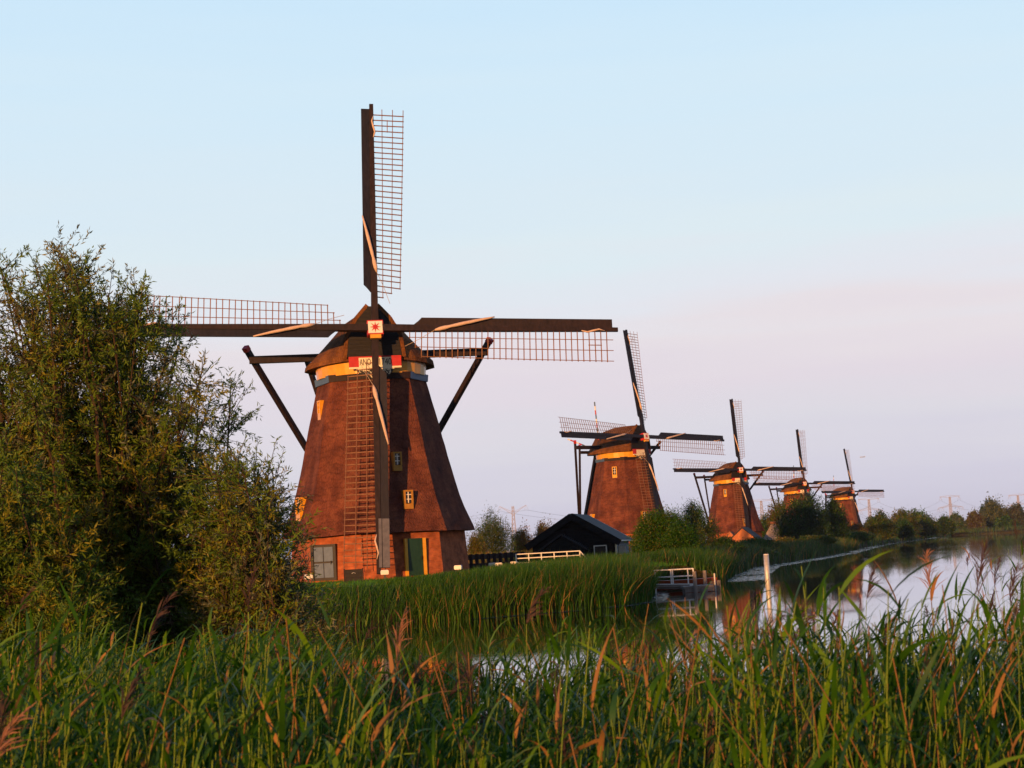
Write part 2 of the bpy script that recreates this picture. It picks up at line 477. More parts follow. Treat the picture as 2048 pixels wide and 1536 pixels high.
def xy(v): return Vector((v.x, v.y))
ISLAND_PX = [(300, 1276), (560, 1262), (700, 1254), (830, 1244), (940, 1238), (1020, 1231), (1100, 1225), (1230, 1212), (1278, 1203), (1290, 1190),
             (1298, 1176), (1350, 1169), (1440, 1165), (1462, 1152), (1500, 1136), (1585, 1123), (1660, 1111), (1715, 1098), (1760, 1089), (1800, 1084), (1865, 1075.5),
             (1902, 1071.3), (1960, 1068.6), (2048, 1064)]
shore = [Vector((-120, 50)), Vector((-60, 54))] + [xy(G(*p)) for p in ISLAND_PX] + [Vector((700, 760)), Vector((1500, 700))]
LAND_Z = 1.45
def land(name, shore, tail, zs, mats, offs):
    n = len(shore)
    nor = []
    for i in range(n):
        d = (shore[min(i + 1, n - 1)] - shore[max(i - 1, 0)]).normalized()
        nor.append(Vector((-d.y, d.x)))
    mb = MB()
    rows = [[Vector((*(shore[i] + nor[i] * o), z)) for i in range(n)] for o, z in zip(offs, zs)]
    vs = [p for r in rows for p in r]
    fs = [(r * n + i, r * n + i + 1, (r + 1) * n + i + 1, (r + 1) * n + i) for r in range(len(rows) - 1) for i in range(n - 1)]
    mb.add(vs, fs, 0)
    top = rows[-1] + [Vector((*t, zs[-1])) for t in tail]
    mb.add(top, [tuple(t) for t in tessellate_polygon([top])], 1)
    o = mb.build(name, mats)
    for p in o.data.polygons:
        if p.normal.z < 0: p.flip()
    return tag(o, kind='structure'), nor
_, shore_n = land('meadow', shore, [(8000, 900), (8000, 12000), (-8000, 12000), (-8000, 60), (-120, 60)], (-.9, -.02, .55, 1.15, LAND_Z), [M['soil'], M['lawn']], (-2.2, 0, .5, 2.2, 4.5))

near_shore = [Vector(p) for p in ((60, 26), (24, 22), (9, 18.5), (5.6, 17.2), (4.3, 15.2), (3.6, 11.0), (3.1, 9.8), (2.0, 10.0), (.8, 11.3), (-.6, 12.2), (-2.2, 13.5), (-3.6, 17), (-4.6, 23), (-10, 26), (-30, 28), (-80, 30))]
land('bank', near_shore, [(-80, -300), (60, -300)], (-.9, -.02, .25, .5, .8), [M['soil'], M['soil']], (-1.5, 0, .6, 3.0, 6.0))

# ------------------------------------------------------------------ windmills
def oct_pt(R, a):      # a: angle from -y towards +x
    return Vector((math.sin(a) * R, -math.cos(a) * R, 0))
BODY = [(2.5, 5.80), (2.85, 5.66), (3.26, 5.50), (3.9, 5.24), (4.64, 4.98), (5.6, 4.70), (7.0, 4.36), (8.8, 3.97), (10.3, 3.60), (11.62, 3.28)]
def body_R(z):
    for (z0, r0), (z1, r1) in zip(BODY, BODY[1:]):
        if z0 <= z <= z1: return r0 + (r1 - r0) * (z - z0) / (z1 - z0)
    return BODY[0][1] if z < BODY[0][0] else BODY[-1][1]

def windmill(label, hub_px, dhub, phi, alpha, th0, first=False, poles=()):
    F = Vector((math.sin(phi), -math.cos(phi), 0))
    Rr = Vector((math.cos(phi), math.sin(phi), 0))
    Z = Vector((0, 0, 1))
    tilt = rad(10.3)
    HUB_U, HUB_Z = (4.7 if first else 4.3), 14.3
    hub_w = P(hub_px[0], hub_px[1], dhub)
    base = hub_w - F * HUB_U
    base.z = hub_w.z - HUB_Z
    root = empty('windmill', base, label, 'windmill', 'row of thatched windmills along the water')
    # octagonal brick base
    def ring(R, z, sub=1, rot=th0 + rad(22.5)):
        pts = []
        for k in range(8):
            a, b = oct_pt(R, rot + k * math.pi / 4), oct_pt(R, rot + (k + 1) * math.pi / 4)
            for j in range(sub):
                pts.append(a.lerp(b, j / sub) + Z * z)
        return pts
    mb = MB()
    mb.loft([ring(5.38, -1.2), ring(5.34, 0), ring(5.12, 2.9)])
    basem = mb.build('brick_base', M['brick'], root)
    def face(a, z, R):                          # a frame on the face whose outward normal points to a
        n = Vector((math.sin(a), -math.cos(a), 0))
        r = Vector((math.cos(a), math.sin(a), 0))
        return n * (R * math.cos(rad(22.5))) + Z * z, r, n
    # thatched body
    rr = random.Random(hub_px[0])
    mb = MB()
    rings = []
    prof = []
    for (z0, r0), (z1, r1) in zip(BODY, BODY[1:]):
        k = max(1, int((z1 - z0) / .5))
        prof += [(z0 + (z1 - z0) * i / k, r0 + (r1 - r0) * i / k) for i in range(k)]
    prof.append(BODY[-1])
    rings.append(ring(5.35, 2.54, 4))
    for i, (z, R) in enumerate(prof):
        rg = ring(R, z, 4)
        rg = [p + p.normalized() * rr.uniform(-.025, .025) + Z * (rr.uniform(-.03, .03) if i == 0 else 0) for p in rg]
        rings.append(rg)
    mb.loft(rings)
    body = mb.build('thatched_body', M['thatch'], root)
    # bands under the cap
    def polyring(R, z, n=32): return [oct_pt(R, 2 * math.pi * k / n) + Z * z for k in range(n)]
    mb = MB()
    for k in range(8):
        a0, a1 = th0 + rad(22.5) + k * math.pi / 4, th0 + rad(22.5) + (k + 1) * math.pi / 4
        mid = (a0 + a1) / 2
        facing = (mid + math.pi) % (2 * math.pi) - math.pi
        mi = 1 if abs(facing) < rad(40) else 0
        v = []
        for R, z in ((3.40, 11.56), (3.44, 11.97)):
            v += [oct_pt(R, a0) + Z * z, oct_pt(R, a1) + Z * z, oct_pt(R - .25, a1) + Z * z, oct_pt(R - .25, a0) + Z * z]
        mb.add(v, [(0, 1, 5, 4), (4, 5, 6, 7), (3, 2, 1, 0)], mi)
    mb.build('lower_band', [M['blue'], M['tarred']], root)
    mb = MB()
    mb.loft([polyring(3.28, 11.9), polyring(3.36, 12.8)])
    mb.build('yellow_band', M['yellow'], root, smooth=False)
    # cap
    CZ = 12.66
    secs = [(3.25, 1.80, 3.38, .28), (2.7, 2.5, 3.42, .28), (1.7, 3.25, 3.46, .28), (.4, 3.8, 3.48, .28), (-1.0, 3.97, 3.45, .28), (-2.4, 3.5, 3.2, .30), (-3.6, 2.7, 2.9, .35), (-4.5, 1.8, 1.9, .4), (-4.9, 1.3, 1.3, .4)]
    rings = []
    for u, wd, h, r in secs:
        kz = .5; h = h * .93
        drop = -.12 * (wd / 3.97)
        prof2 = [(-wd + .35, drop + .02), (-wd, drop), (-wd * .985, drop + .28), (-.83 * wd, .24 * h), (-(.62 * wd + .02), kz * h), (-(.36 * wd + r * .4), .8 * h), (-r, h), (0, h + .05), (r, h), (.36 * wd + r * .4, .8 * h), (.62 * wd + .02, kz * h), (.83 * wd, .24 * h), (wd * .985, drop + .28), (wd, drop), (wd - .35, drop + .02)]
        rings.append([F * u + Rr * x + Z * (CZ + z) for x, z in prof2])
    mb = MB()
    mb.loft(rings)
    cap = mb.build('cap', M['thatch_cap'], root)
    # boarded front of the cap
    def cp(u, x, z): return F * u + Rr * x + Z * z
    mb = MB()
    ol = [(-1.66, CZ + .2), (1.66, CZ + .2), (1.5, CZ + 1.36), (.93, CZ + 2.4), (.32, CZ + 3.16), (-.32, CZ + 3.16), (-.93, CZ + 2.4), (-1.5, CZ + 1.36)]
    mb.plate([cp(3.26, x, z) for x, z in ol], F * .1)
    for i in range(13):                          # overlapping boards
        z0 = CZ + .26 + i * .222
        hw = np.interp(z0 + .16 - CZ, [.2, 1.36, 2.4, 3.16], [1.64, 1.48, .91, .30]) - .03
        mb.box(cp(3.385, 0, z0 + .1), (2 * hw, .035, .2), (Rr, F, Z))
    mb.build('gable_boarding', M['tarred_boards'], cap)
    # thatch collar edge boards either side of the front
    for s in (-1, 1):
        mb = MB()
        pts = [(1.74, CZ + .1), (1.58, CZ + 1.42), (1.0, CZ + 2.46), (.3, CZ + 3.24)]
        for a, b in zip(pts, pts[1:]):
            mb.beam(cp(3.3, s * a[0], a[1]), cp(3.3, s * b[0], b[1]), .22, .16, up=F)
        mb.build('barge_board', M['thatch_cap'], cap)
    # wind shaft, head with star
    N_ = F * math.cos(tilt) + Z * math.sin(tilt)
    Uq = Z * math.cos(tilt) - F * math.sin(tilt)
    hub = F * HUB_U + Z * HUB_Z
    mb = MB()
    mb.tube([hub - N_ * 3.7, hub - N_ * .5], [.34, .34], 10)
    shaft = mb.build('wind_shaft', M['tarred'], root)
    mb = MB()
    mb.box(hub - N_ * .06, (.92, .62, .86), (Rr, N_, Uq), 0)
    mb.box(hub + N_ * .27, (.82, .04, .72), (Rr, N_, Uq), 1)
    mb.box(hub + N_ * .1 - Uq * .53, (.62, .3, .24), (Rr, N_, Uq), 2)
    mb.build('shaft_head', [M['red'], M['white'], M['yellow']], shaft)
    star = []
    for k in range(16):
        r_ = .33 if k % 2 == 0 else .12
        a = k * math.pi / 8
        star.append(hub + N_ * .293 + Rr * (math.cos(a) * r_) + Uq * (math.sin(a) * r_))
    mb = MB()
    mb.plate(star, N_ * .012)
    mb.build('star', M['red'], shaft)
    # date board with ornament under it
    bz = CZ - .20
    mb = MB()
    mb.box(cp(3.56, 0, bz), (1.9, .06, .62), (Rr, F, Z), 0)
    for s in (-1, 1):
        mb.box(cp(3.56, s * 1.24, bz + .04), (.58, .06, .54), (Rr, F, Z), 1)
    mb.box(cp(3.565, 0, bz - .29), (3.06, .09, .1), (Rr, F, Z), 0)
    mb.box(cp(3.565, 0, bz + .34), (3.06, .09, .07), (Rr, F, Z), 1)
    date = mb.build('date_board', [M['cream'], M['red']], root)
    orn = [(-1.35, bz - .32), (-1.1, bz - .42), (-.95, bz - .62), (-.7, bz - .82), (-.4, bz - .88), (-.15, bz - 1.0), (0, bz - .94), (.15, bz - 1.0), (.4, bz - .88), (.7, bz - .82), (.95, bz - .62), (1.1, bz - .42), (1.35, bz - .32)]
    mb = MB()
    mb.plate([cp(3.53, x, z) for x, z in orn], F * .05)
    mb.build('ornament_board', M['black'], date)
    mb = MB()
    r2 = random.Random(4)
    for i in range(34):                          # white carved scrolls
        x = r2.uniform(-.95, .95); z = bz - .34 - r2.uniform(.03, .55) * (1 - abs(x) / 1.5)
        a = r2.uniform(0, 6.3); q = r2.uniform(.05, .12)
        mb.tube([cp(3.59, x + q * math.cos(a + t), z + q * .8 * math.sin(a + t)) for t in (0, .8, 1.6, 2.4, 3.2)], [.018, .028, .03, .026, .012], 5)
    mb.beam(cp(3.59, -1.1, bz - .37), cp(3.59, 1.1, bz - .37), .03, .05)
    mb.build('scrollwork', M['cream'], date)
    if first:
        for txt, xc, wid in (('ANO', -.58, .66), ('1740', .60, .70)):
            cu = bpy.data.curves.new('lettering', 'FONT')
            cu.body = txt
            cu.size = .56; cu.align_x = 'CENTER'; cu.align_y = 'CENTER'; cu.extrude = .006
            tmp = bpy.data.objects.new('lettering_curve', cu); COL.objects.link(tmp)
            dg = bpy.context.evaluated_depsgraph_get()
            me = bpy.data.meshes.new_from_object(tmp.evaluated_get(dg))
            bpy.data.objects.remove(tmp)
            me.materials.clear(); me.materials.append(M['black'])
            lt = bpy.data.objects.new('lettering', me); COL.objects.link(lt)
            c = cp(3.6, xc, bz + .02)
            ws = [v.co.x for v in me.vertices]
            me.transform(Matrix.Translation((-(max(ws) + min(ws)) / 2, 0, 0)))
            me.transform(Matrix.Diagonal((wid / (max(ws) - min(ws)), 1, 1, 1)))
            me.transform(Matrix(((Rr.x, 0, F.x, c.x), (Rr.y, 0, F.y, c.y), (0, 1, 0, c.z), (0, 0, 0, 1))))
            lt.parent = date
    # sails
    for k in range(4):
        be = alpha + k * math.pi / 2
        a = Uq * math.cos(be) + Rr * math.sin(be)
        s = Rr * math.cos(be) - Uq * math.sin(be)
        nb = -.16 if k % 2 == 0 else .06
        o0 = hub + N_ * (nb + .02)
        T = 14.3 if first else 14.1
        mb = MB()
        mb.beam(o0 - a * .02, o0 + a * T, .40, .36, up=N_, w1=.24, h1=.16)
        sail = mb.build('sail', M['tarred'] if first else M['tarred_navy'], root)
        def sp(r, x, lift=0.0):                 # point on the sail: r along the arm, x towards the lattice
            tw = rad(np.interp(r, [1.5, 14], [21, 3]))
            q = o0 + a * r
            if x >= 0: return q + s * (x * math.cos(tw)) - N_ * (x * math.sin(tw)) + N_ * lift
            return q + s * x + N_ * (-.35 * x * math.sin(tw)) + N_ * lift
        # leading boards
        mb = MB()
        rs = [2.25, 2.5, 2.7, 4.2, 6, 8, 10, 12, 13.97]
        outer = [-.22, -.42, -.62] + [-.62] * 6
        top = [sp(r, -.1, .06) for r in rs]
        edge = [sp(r, x, .06) for r, x in zip(rs, outer)]
        n = len(rs)
        v = top + edge + [p - N_ * .05 for p in top] + [p - N_ * .05 for p in edge]
        f = []
        for i in range(n - 1):
            f += [(i, i + 1, n + i + 1, n + i), (2 * n + i, 3 * n + i, 3 * n + i + 1, 2 * n + i + 1), (n + i, n + i + 1, 3 * n + i + 1, 3 * n + i), (i, 2 * n + i, 2 * n + i + 1, i + 1)]
        f += [(0, n, 3 * n, 2 * n), (n - 1, 3 * n - 1, 4 * n - 1, 2 * n - 1)]
        mb.add(v, f)
        for r in (2.9, 4.9, 6.9, 8.9, 10.9, 12.9):
            mb.beam(sp(r, -.6, -.02), sp(r, .0, -.02), .06, .05, up=N_)
        mb.build('windboard', M['tarred'] if first and k == 1 else M['tarred_navy'], sail)
        if first and k == 2:
            mb = MB()
            mb.beam(sp(11.2, -.42, .115), sp(13.96, -.42, .115), .40, .03, up=N_)
            mb.beam(sp(11.2, -.1, .17), sp(13.96, -.1, .15), .17, .03, up=N_)
            tag(mb.build('tip_panel', M['slate_board'], sail), 'slate grey end panel of the lowest sail')
        # lattice
        mb = MB()
        wdt = lambda r: 1.62 + .31 * (r - 2) / 12
        r = 2.0; i = 0
        jit = random.Random(int(hub_px[0]) * 7 + k)
        while r < 13.95:
            fr_ = (1 / 3, 2 / 3, 1)[min(i, 2)]
            x1 = wdt(r) * fr_ + .05
            dr = jit.uniform(-.02, .02)
            mb.beam(sp(r, -.08), sp(r + dr, x1), .055, .04, up=N_)
            r += .352; i += 1
        for j, fr_ in enumerate((1 / 3, 2 / 3, 1)):
            r0 = (1.95, 2.3, 2.66)[j]
            st = list(np.linspace(r0, 13.98, 14))
            mb.tube([sp(q, wdt(q) * fr_, .045 + jit.uniform(-.012, .012)) for q in st], .024, 5)
        mb.beam(sp(12.5, wdt(12.5) * .5, .03), sp(13.3, wdt(13.3) * .5, .03), .045, .035, up=N_)
        mb.build('lattice', M['lath'], sail)
        # rolled sailcloth
        mb = MB()
        c0, c1 = (6.95, -.64), (3.45, .16)
        pts, rd = [], []
        for i in range(13):
            t = i / 12
            pts.append(sp(c0[0] + (c1[0] - c0[0]) * t, c0[1] + (c1[1] - c0[1]) * t, .24 + .06 * math.sin(math.pi * t) + .015 * jit.uniform(-1, 1)))
            rd.append(.028 + .075 * math.sin(math.pi * min(1, t * .85 + .05)) * jit.uniform(.85, 1.15) + (.05 if i in (10, 11) else 0))
        mb.tube(pts, rd, 7)
        mb.build('rolled_canvas', M['canvas'], sail, smooth=True)
        mb = MB()
        pts = [sp(12.1 + q * .35, .10 + .09 * math.sin(q * 1.6), .12) for q in range(5)]
        mb.tube(pts, [.03, .055, .06, .05, .015], 6)
        mb.build('canvas_end', M['canvas'], sail, smooth=True)
        mb = MB()
        mb.tube([sp(3.45, .16, .26), sp(2.6, .62, .08), sp(1.75, 1.0, -.12)], .014, 5)
        mb.build('rope', M['rope'], sail)
    # tailwork: long and short spreader beams, braces, tail pole
    tail_foot = -F * 8.8 + Z * 1.5
    tail_top = -F * 4.6 + Z * (CZ + .75)
    mb = MB(); mb.beam(tail_top, tail_foot, .42, .42, w1=.34, h1=.34)
    pole = mb.build('tail_pole', M['tarred'], root)
    mb = MB()
    wc = tail_foot + (tail_top - tail_foot) * .06
    mb.tube([wc - Rr * .5, wc + Rr * .5], .16, 8)
    for q in range(4):
        d = Vector((0, 0, 1)) * math.cos(q * math.pi / 4) + F * math.sin(q * math.pi / 4)
        mb.beam(wc + Rr * .45 - d * .8, wc + Rr * .45 + d * .8, .08)
    mb.build('winch', M['tarred'], pole)
    lu, lz = -.6, CZ + .72
    su, sz = -3.7, CZ + .35
    mb = MB(); mb.beam(cp(lu, -7.25, lz), cp(lu, 7.25, lz), .40, .44)
    mb.build('long_beam', M['tarred'], root)
    mb = MB(); mb.beam(cp(su, -3.75, sz), cp(su, 3.75, sz), .34, .36)
    mb.build('short_beam', M['tarred'], root)
    for u_, x_, z_, wd in ((lu, 7.0, lz, .30), (su, 3.5, sz, .26)):
        for s_ in (-1, 1):
            top = cp(u_ - .38, s_ * x_, z_)
            d = (top - tail_foot).normalized()
            mb = MB(); mb.beam(top + d * .75, tail_foot, wd, wd, mi=0)
            mb.beam(top + d * .75, top + d * 1.05, wd * 1.15, wd * 1.15, mi=1)
            mb.build('brace', [M['tarred'], M['red']], root)
    # windows
    def window(a, z, t, wd, h, deep=.55, sill=.5):
        R = body_R(z)
        c, r, n = face(a, z, R)
        c = c + r * t + n * .05
        mb = MB()
        fr_ = .09
        mb.box(c - r * (wd / 2 - fr_ / 2) - n * .1, (fr_, deep, h), (r, n, Z))
        mb.box(c + r * (wd / 2 - fr_ / 2) - n * .1, (fr_, deep, h), (r, n, Z))
        mb.box(c + Z * (h / 2 - fr_ / 2) - n * .1, (wd - 2 * fr_, deep, fr_), (r, n, Z))
        mb.box(c - Z * (h / 2 + sill / 2) - n * .12, (wd, deep, sill), (r, n, Z))
        wo = mb.build('window', M['ochre'] if abs(a - th0) < .01 else M['yellow'], body)
        mb = MB()
        mb.box(c + n * (deep / 2 - .22), (wd - 2 * fr_, .03, h - fr_), (r, n, Z), 0)
        mb.box(c + n * (deep / 2 - .2), (.05, .04, h - fr_), (r, n, Z), 1)
        for q in (-.17, .17):
            mb.box(c + n * (deep / 2 - .2) + Z * (q * h), (wd - 2 * fr_, .035, .045), (r, n, Z), 1)
        mb.build('sash', [M['glass'], M['white']], wo)
    if first:
        a1 = th0
        window(a1, 6.75, -.25, .52, .78, .85, .32)
        window(a1, 4.5, .10, .55, .78, .85, .30)
        window(th0 - rad(90), 10.2, .35, .5, .75, .5, .5)
        window(th0 - rad(90), 4.4, .1, .8, 1.0, .8, .6)
    else:
        a1 = th0 - rad(45)
        window(a1, 10.3, .1, .62, 1.0, .55, .5)
        window(th0, 4.6, .2, .66, 1.0, .8, .5)
        window(th0 - rad(90), 4.6, .2, .6, 1.0, .7, .5)
    # doors in the base
    def door(a, t, wd, h, m, jamb, name='door', grid=False):
        c, r, n = face(a, 0, 5.34)
        c = c + r * t
        lean = .10
        mb = MB()
        mb.box(c + Z * (h / 2) - n * (.02 + lean * h / 4) + n * .05, (wd, .12, h), (r, n, Z))
        if grid:
            for q in (-1, 1):
                for z_ in (.3, .75):
                    mb.box(c + r * (q * wd * .25) + Z * (h * z_ - .05) + n * .07, (wd * .46, .05, h * .40), (r, n, Z), 1)
        dd = mb.build(name, [m, M['grey_door']], basem)
        for q in (-1, 1):
            mb = MB()
            mb.box(c + r * (q * (wd / 2 + .09)) + Z * (h / 2) + n * .03, (.17, .2, h), (r, n, Z))
            mb.build('door_jamb', jamb, dd)
        mb = MB()
        mb.box(c + r * (wd * .38) + Z * 1.0 + n * .12, (.05, .06, .2), (r, n, Z))
        mb.build('door_handle', M['black'], dd)
    if first:
        door(th0, .35, .95, 2.12, M['green_door'], M['yellow'])
        door(th0 - rad(45), -1.2, 1.25, 2.05, M['black'], M['black'], 'double_door', True)
    else:
        door(th0, .2, .95, 2.1, M['green_door'], M['yellow'])
    # flagpoles on the cap
    for p0, p1, nb_ in poles:
        mb = MB()
        p0, p1 = p0 - base, p1 - base
        for q in range(nb_):
            mb.tube([p0.lerp(p1, q / nb_), p0.lerp(p1, (q + 1) / nb_)], .085, 6, mi=(0, 1, 2)[q % 3])
        mb.build('flagpole', [M['red'], M['white'], M['blue']], root)
    return root, base, F, Rr

DH = 99.0
m1 = windmill("nearest and largest thatched windmill, date board reading ANO 1740, grey doors in brick base",
              (750, 657), 94.5, rad(9), rad(2.4), rad(25), first=True)
m2 = windmill("second thatched windmill in the row, behind the black barn, striped flagpoles on its cap",
              (1290, 873.5), DH * 2.07, rad(40), rad(1.9), rad(22),
              poles=((P(1197, 880, 207), P(1189, 804, 207), 9), (P(1181, 896, 211), P(1135, 878, 211), 8)))
m3 = windmill("third windmill in the row, thatched tower standing behind the small orange gabled sheds",
              (1481, 939.5), DH * 3.17, rad(20), rad(2.6), rad(16))
m4 = windmill("fourth windmill in the row, its lower tower hidden behind a big dark green tree",
              (1609, 967), DH * 4.17, rad(18), rad(2.5), rad(7), poles=((P(1588, 956, 416), P(1587, 931, 416), 6),))
m5 = windmill("farthest and smallest windmill in the row, next to a steel pylon and rusty bushes",
              (1706, 983), DH * 5.3, rad(35), rad(1.5), rad(12), poles=((P(1668, 972, 530), P(1667, 951, 530), 6),))
#NEXT

# ------------------------------------------------------------------ foliage generators
def unit(a): return a / np.maximum(np.linalg.norm(a, axis=1, keepdims=True), 1e-9)
def leaf_quads(rng, pos, dirs, L, W):
    n = len(pos)
    d = unit(dirs)
    s = unit(np.cross(d, rng.normal(size=(n, 3))))
    L = np.broadcast_to(L, n)[:, None]; W = np.broadcast_to(W, n)[:, None]
    nn = np.cross(d, s)
    mid = pos + d * L * .45 + nn * (L * .06)
    V = np.stack([pos, mid + s * W / 2, pos + d * L - nn * (L * .05), mid - s * W / 2], 1).reshape(-1, 3)
    return V, np.arange(4 * n).reshape(n, 4)

def tree(name, label, cat, base, clumps, nleaf, L, W, mats, seed, group=None, trunk=.12, sub=26, subr=.30, branches=7, upward=.35):
    """clumps: ellipsoids (x, y, z, rx, ry, rz) relative to the base; the crown is many small uneven leaf clumps near their surfaces"""
    rng = np.random.default_rng(seed)
    root = empty(name, base, label, cat, group)
    pos, mi, dirs, cents = [], [], [], []
    vol = np.array([c[3] * c[5] for c in clumps]); vol = vol / vol.sum()
    for c, f in zip(clumps, vol):
        cx = np.array(c[:3]); r = np.array(c[3:])
        k = max(8, int(sub * (.5 + f)))
        v = unit(rng.normal(size=(k, 3)))
        rad_ = rng.uniform(.35, 1.0, k) ** .6
        rad_ *= rng.uniform(.72, 1.24, k)
        sc = cx + v * r * rad_[:, None]
        sc[:, 2] = np.maximum(sc[:, 2], .1)
        cents.append(sc)
        per = max(6, int(nleaf * f / k))
        for q in sc:
            m_ = int(per * rng.uniform(.5, 1.5))
            rr_ = r * subr * rng.uniform(.6, 1.25)
            p = q + rng.normal(size=(m_, 3)) * rr_ * np.array([.62, .62, .72])
            p[:, 2] = np.maximum(p[:, 2], .03)
            pos.append(p)
            d = unit(p - q + rng.normal(size=(m_, 3)) * rr_ * .5) + rng.normal(size=(m_, 3)) * .5
            d[:, 2] += upward
            dirs.append(d)
            main = rng.choice(len(mats), p=np.array([.55, .3, .15][:len(mats)]) / sum([.55, .3, .15][:len(mats)]))
            mm = np.full(m_, main)
            alt = rng.random(m_) < .25
            mm[alt] = rng.integers(0, len(mats), alt.sum())
            mi.append(mm)
    pos = np.concatenate(pos); dirs = np.concatenate(dirs); mi = np.concatenate(mi)
    n = len(pos)
    V, Q = leaf_quads(rng, pos, dirs, L * rng.uniform(.6, 1.3, n), W * rng.uniform(.6, 1.3, n))
    np_mesh('crown', V, Q, mats, mi, root)
    cents = np.concatenate(cents)
    mb = MB()
    top = max(c[2] for c in clumps)
    mid = Vector((clumps[0][0] * .4, clumps[0][1] * .4, top * .45))
    mb.tube([(0, 0, -.8), (0.02, 0, .2), mid * .5 + Vector((.05, 0, 0)), mid], [trunk * 1.25, trunk, trunk * .8, trunk * .6], 7)
    for q in cents[rng.choice(len(cents), min(branches, len(cents)), replace=False)]:
        e = Vector(q)
        m_ = mid.lerp(e, .5) + Vector((0, 0, .12 * (e - mid).length))
        mb.tube([mid * rng.uniform(.5, 1.0), m_, e], [trunk * .5, trunk * .3, trunk * .1], 5)
    mb.build('trunk', M['bark'], root)
    return root

def willow(label, base, outline, depth, thick, nb, seed, mats, probs, twigs=20, leaves=20, llen=.095, lw=.017, group=None, stems_r=.05, name='willow_bush', tips=()):
    """many stems from one stool; shoots end inside the outline (picture columns and rows at the bush's distance), leaves along the twigs"""
    rng = np.random.default_rng(seed)
    root = empty(name, base, label, 'bush', group)
    out_ = [P(x, y, depth) - base for x, y in outline]
    poly = np.array([(p.x, p.z) for p in out_])
    def inside(x, z):
        c = False; n = len(poly); j = n - 1
        for i in range(n):
            if (poly[i, 1] > z) != (poly[j, 1] > z) and x < (poly[j, 0] - poly[i, 0]) * (z - poly[i, 1]) / (poly[j, 1] - poly[i, 1]) + poly[i, 0]: c = not c
            j = i
        return c
    lo, hi = poly.min(0), poly.max(0)
    mb = MB()
    pos, dirs, mi = [], [], []
    made = 0
    forced = [(p.x, p.z) for p in (P(a, b + 14, depth) - base for a, b in tips)]
    while made < nb:
        x, z = forced[made] if made < len(forced) else rng.uniform(lo, hi)
        if made >= len(forced) and (z < .25 or not inside(x, z)): continue
        made += 1
        y = rng.normal() * thick * (.45 + .35 * min(1, z / 3))
        b0 = np.array([x * .22 + rng.normal() * .35, y * .3 + rng.normal() * .25, -.3])
        tip = np.array([x, y, z])
        ctrl = b0 * .45 + tip * .55; ctrl[2] = z * rng.uniform(.45, .7); ctrl[:2] = b0[:2] * .6 + tip[:2] * .4
        ts = np.linspace(0, 1, 9)
        if rng.random() < .5: tip[2] *= .96
        curve = np.array([(1 - t) ** 2 * b0 + 2 * t * (1 - t) * ctrl + t * t * tip for t in ts])
        curve[1:-1] += rng.normal(size=(7, 3)) * .04
        r0 = stems_r * rng.uniform(.35, 1.0) * (.5 + .5 * min(1, z / 4))
        mb.tube([Vector(p) for p in curve], list(np.linspace(r0, .007, 9)), 5, caps=False)
        col = rng.choice(len(mats), p=probs)
        ln = np.linalg.norm(tip - b0)
        for _ in range(int(twigs * rng.uniform(.6, 1.3) * (.4 + .6 * min(1, ln / 3)))):
            t = 1 - rng.random() * .78 if rng.random() > .16 else 1 - rng.random() * .12
            i = min(7, int(t * 8)); fq = t * 8 - i
            p0 = curve[i] * (1 - fq) + curve[i + 1] * fq
            ax = unit((curve[i + 1] - curve[i])[None])[0]
            d = unit((ax * rng.uniform(.2, .95) + rng.normal(size=3) * 1.0 + np.array([0, 0, .2]))[None])[0]
            l_ = rng.uniform(.28, .85) * (1.1 - .25 * t)
            if t > .9: l_ *= .75
            bend = np.array([0, 0, -1]) * rng.uniform(0, .12)
            p1 = p0 + d * l_ * .6; p2 = p0 + d * l_ + bend * l_
            if rng.random() < .6: mb.tube([Vector(p0), Vector(p1), Vector(p2)], [.006, .004, .002], 3, caps=False)
            k = int(leaves * rng.uniform(.6, 1.3) * l_ / .4)
            u = rng.uniform(.1, 1, k)[:, None]
            q = p0 + (p2 - p0) * u + rng.normal(size=(k, 3)) * .012
            pos.append(q)
            q = q + rng.normal(size=(k, 3)) * .03
            dd = d + rng.normal(size=(k, 3)) * .7
            dd[:, 2] -= .12
            dirs.append(dd)
            c_ = col if rng.random() < .7 else rng.choice(len(mats), p=probs)
            mi.append(np.full(k, c_))
    pos = np.concatenate(pos); dirs = np.concatenate(dirs); mi = np.concatenate(mi)
    keep = pos[:, 2] > -.2
    pos, dirs, mi = pos[keep], dirs[keep], mi[keep]
    n = len(pos)
    V, Q = leaf_quads(rng, pos, dirs, llen * rng.uniform(.6, 1.25, n), lw * rng.uniform(.7, 1.25, n))
    np_mesh('foliage', V, Q, mats, mi, root)
    mb.build('stems', M['twig'], root)
    return root

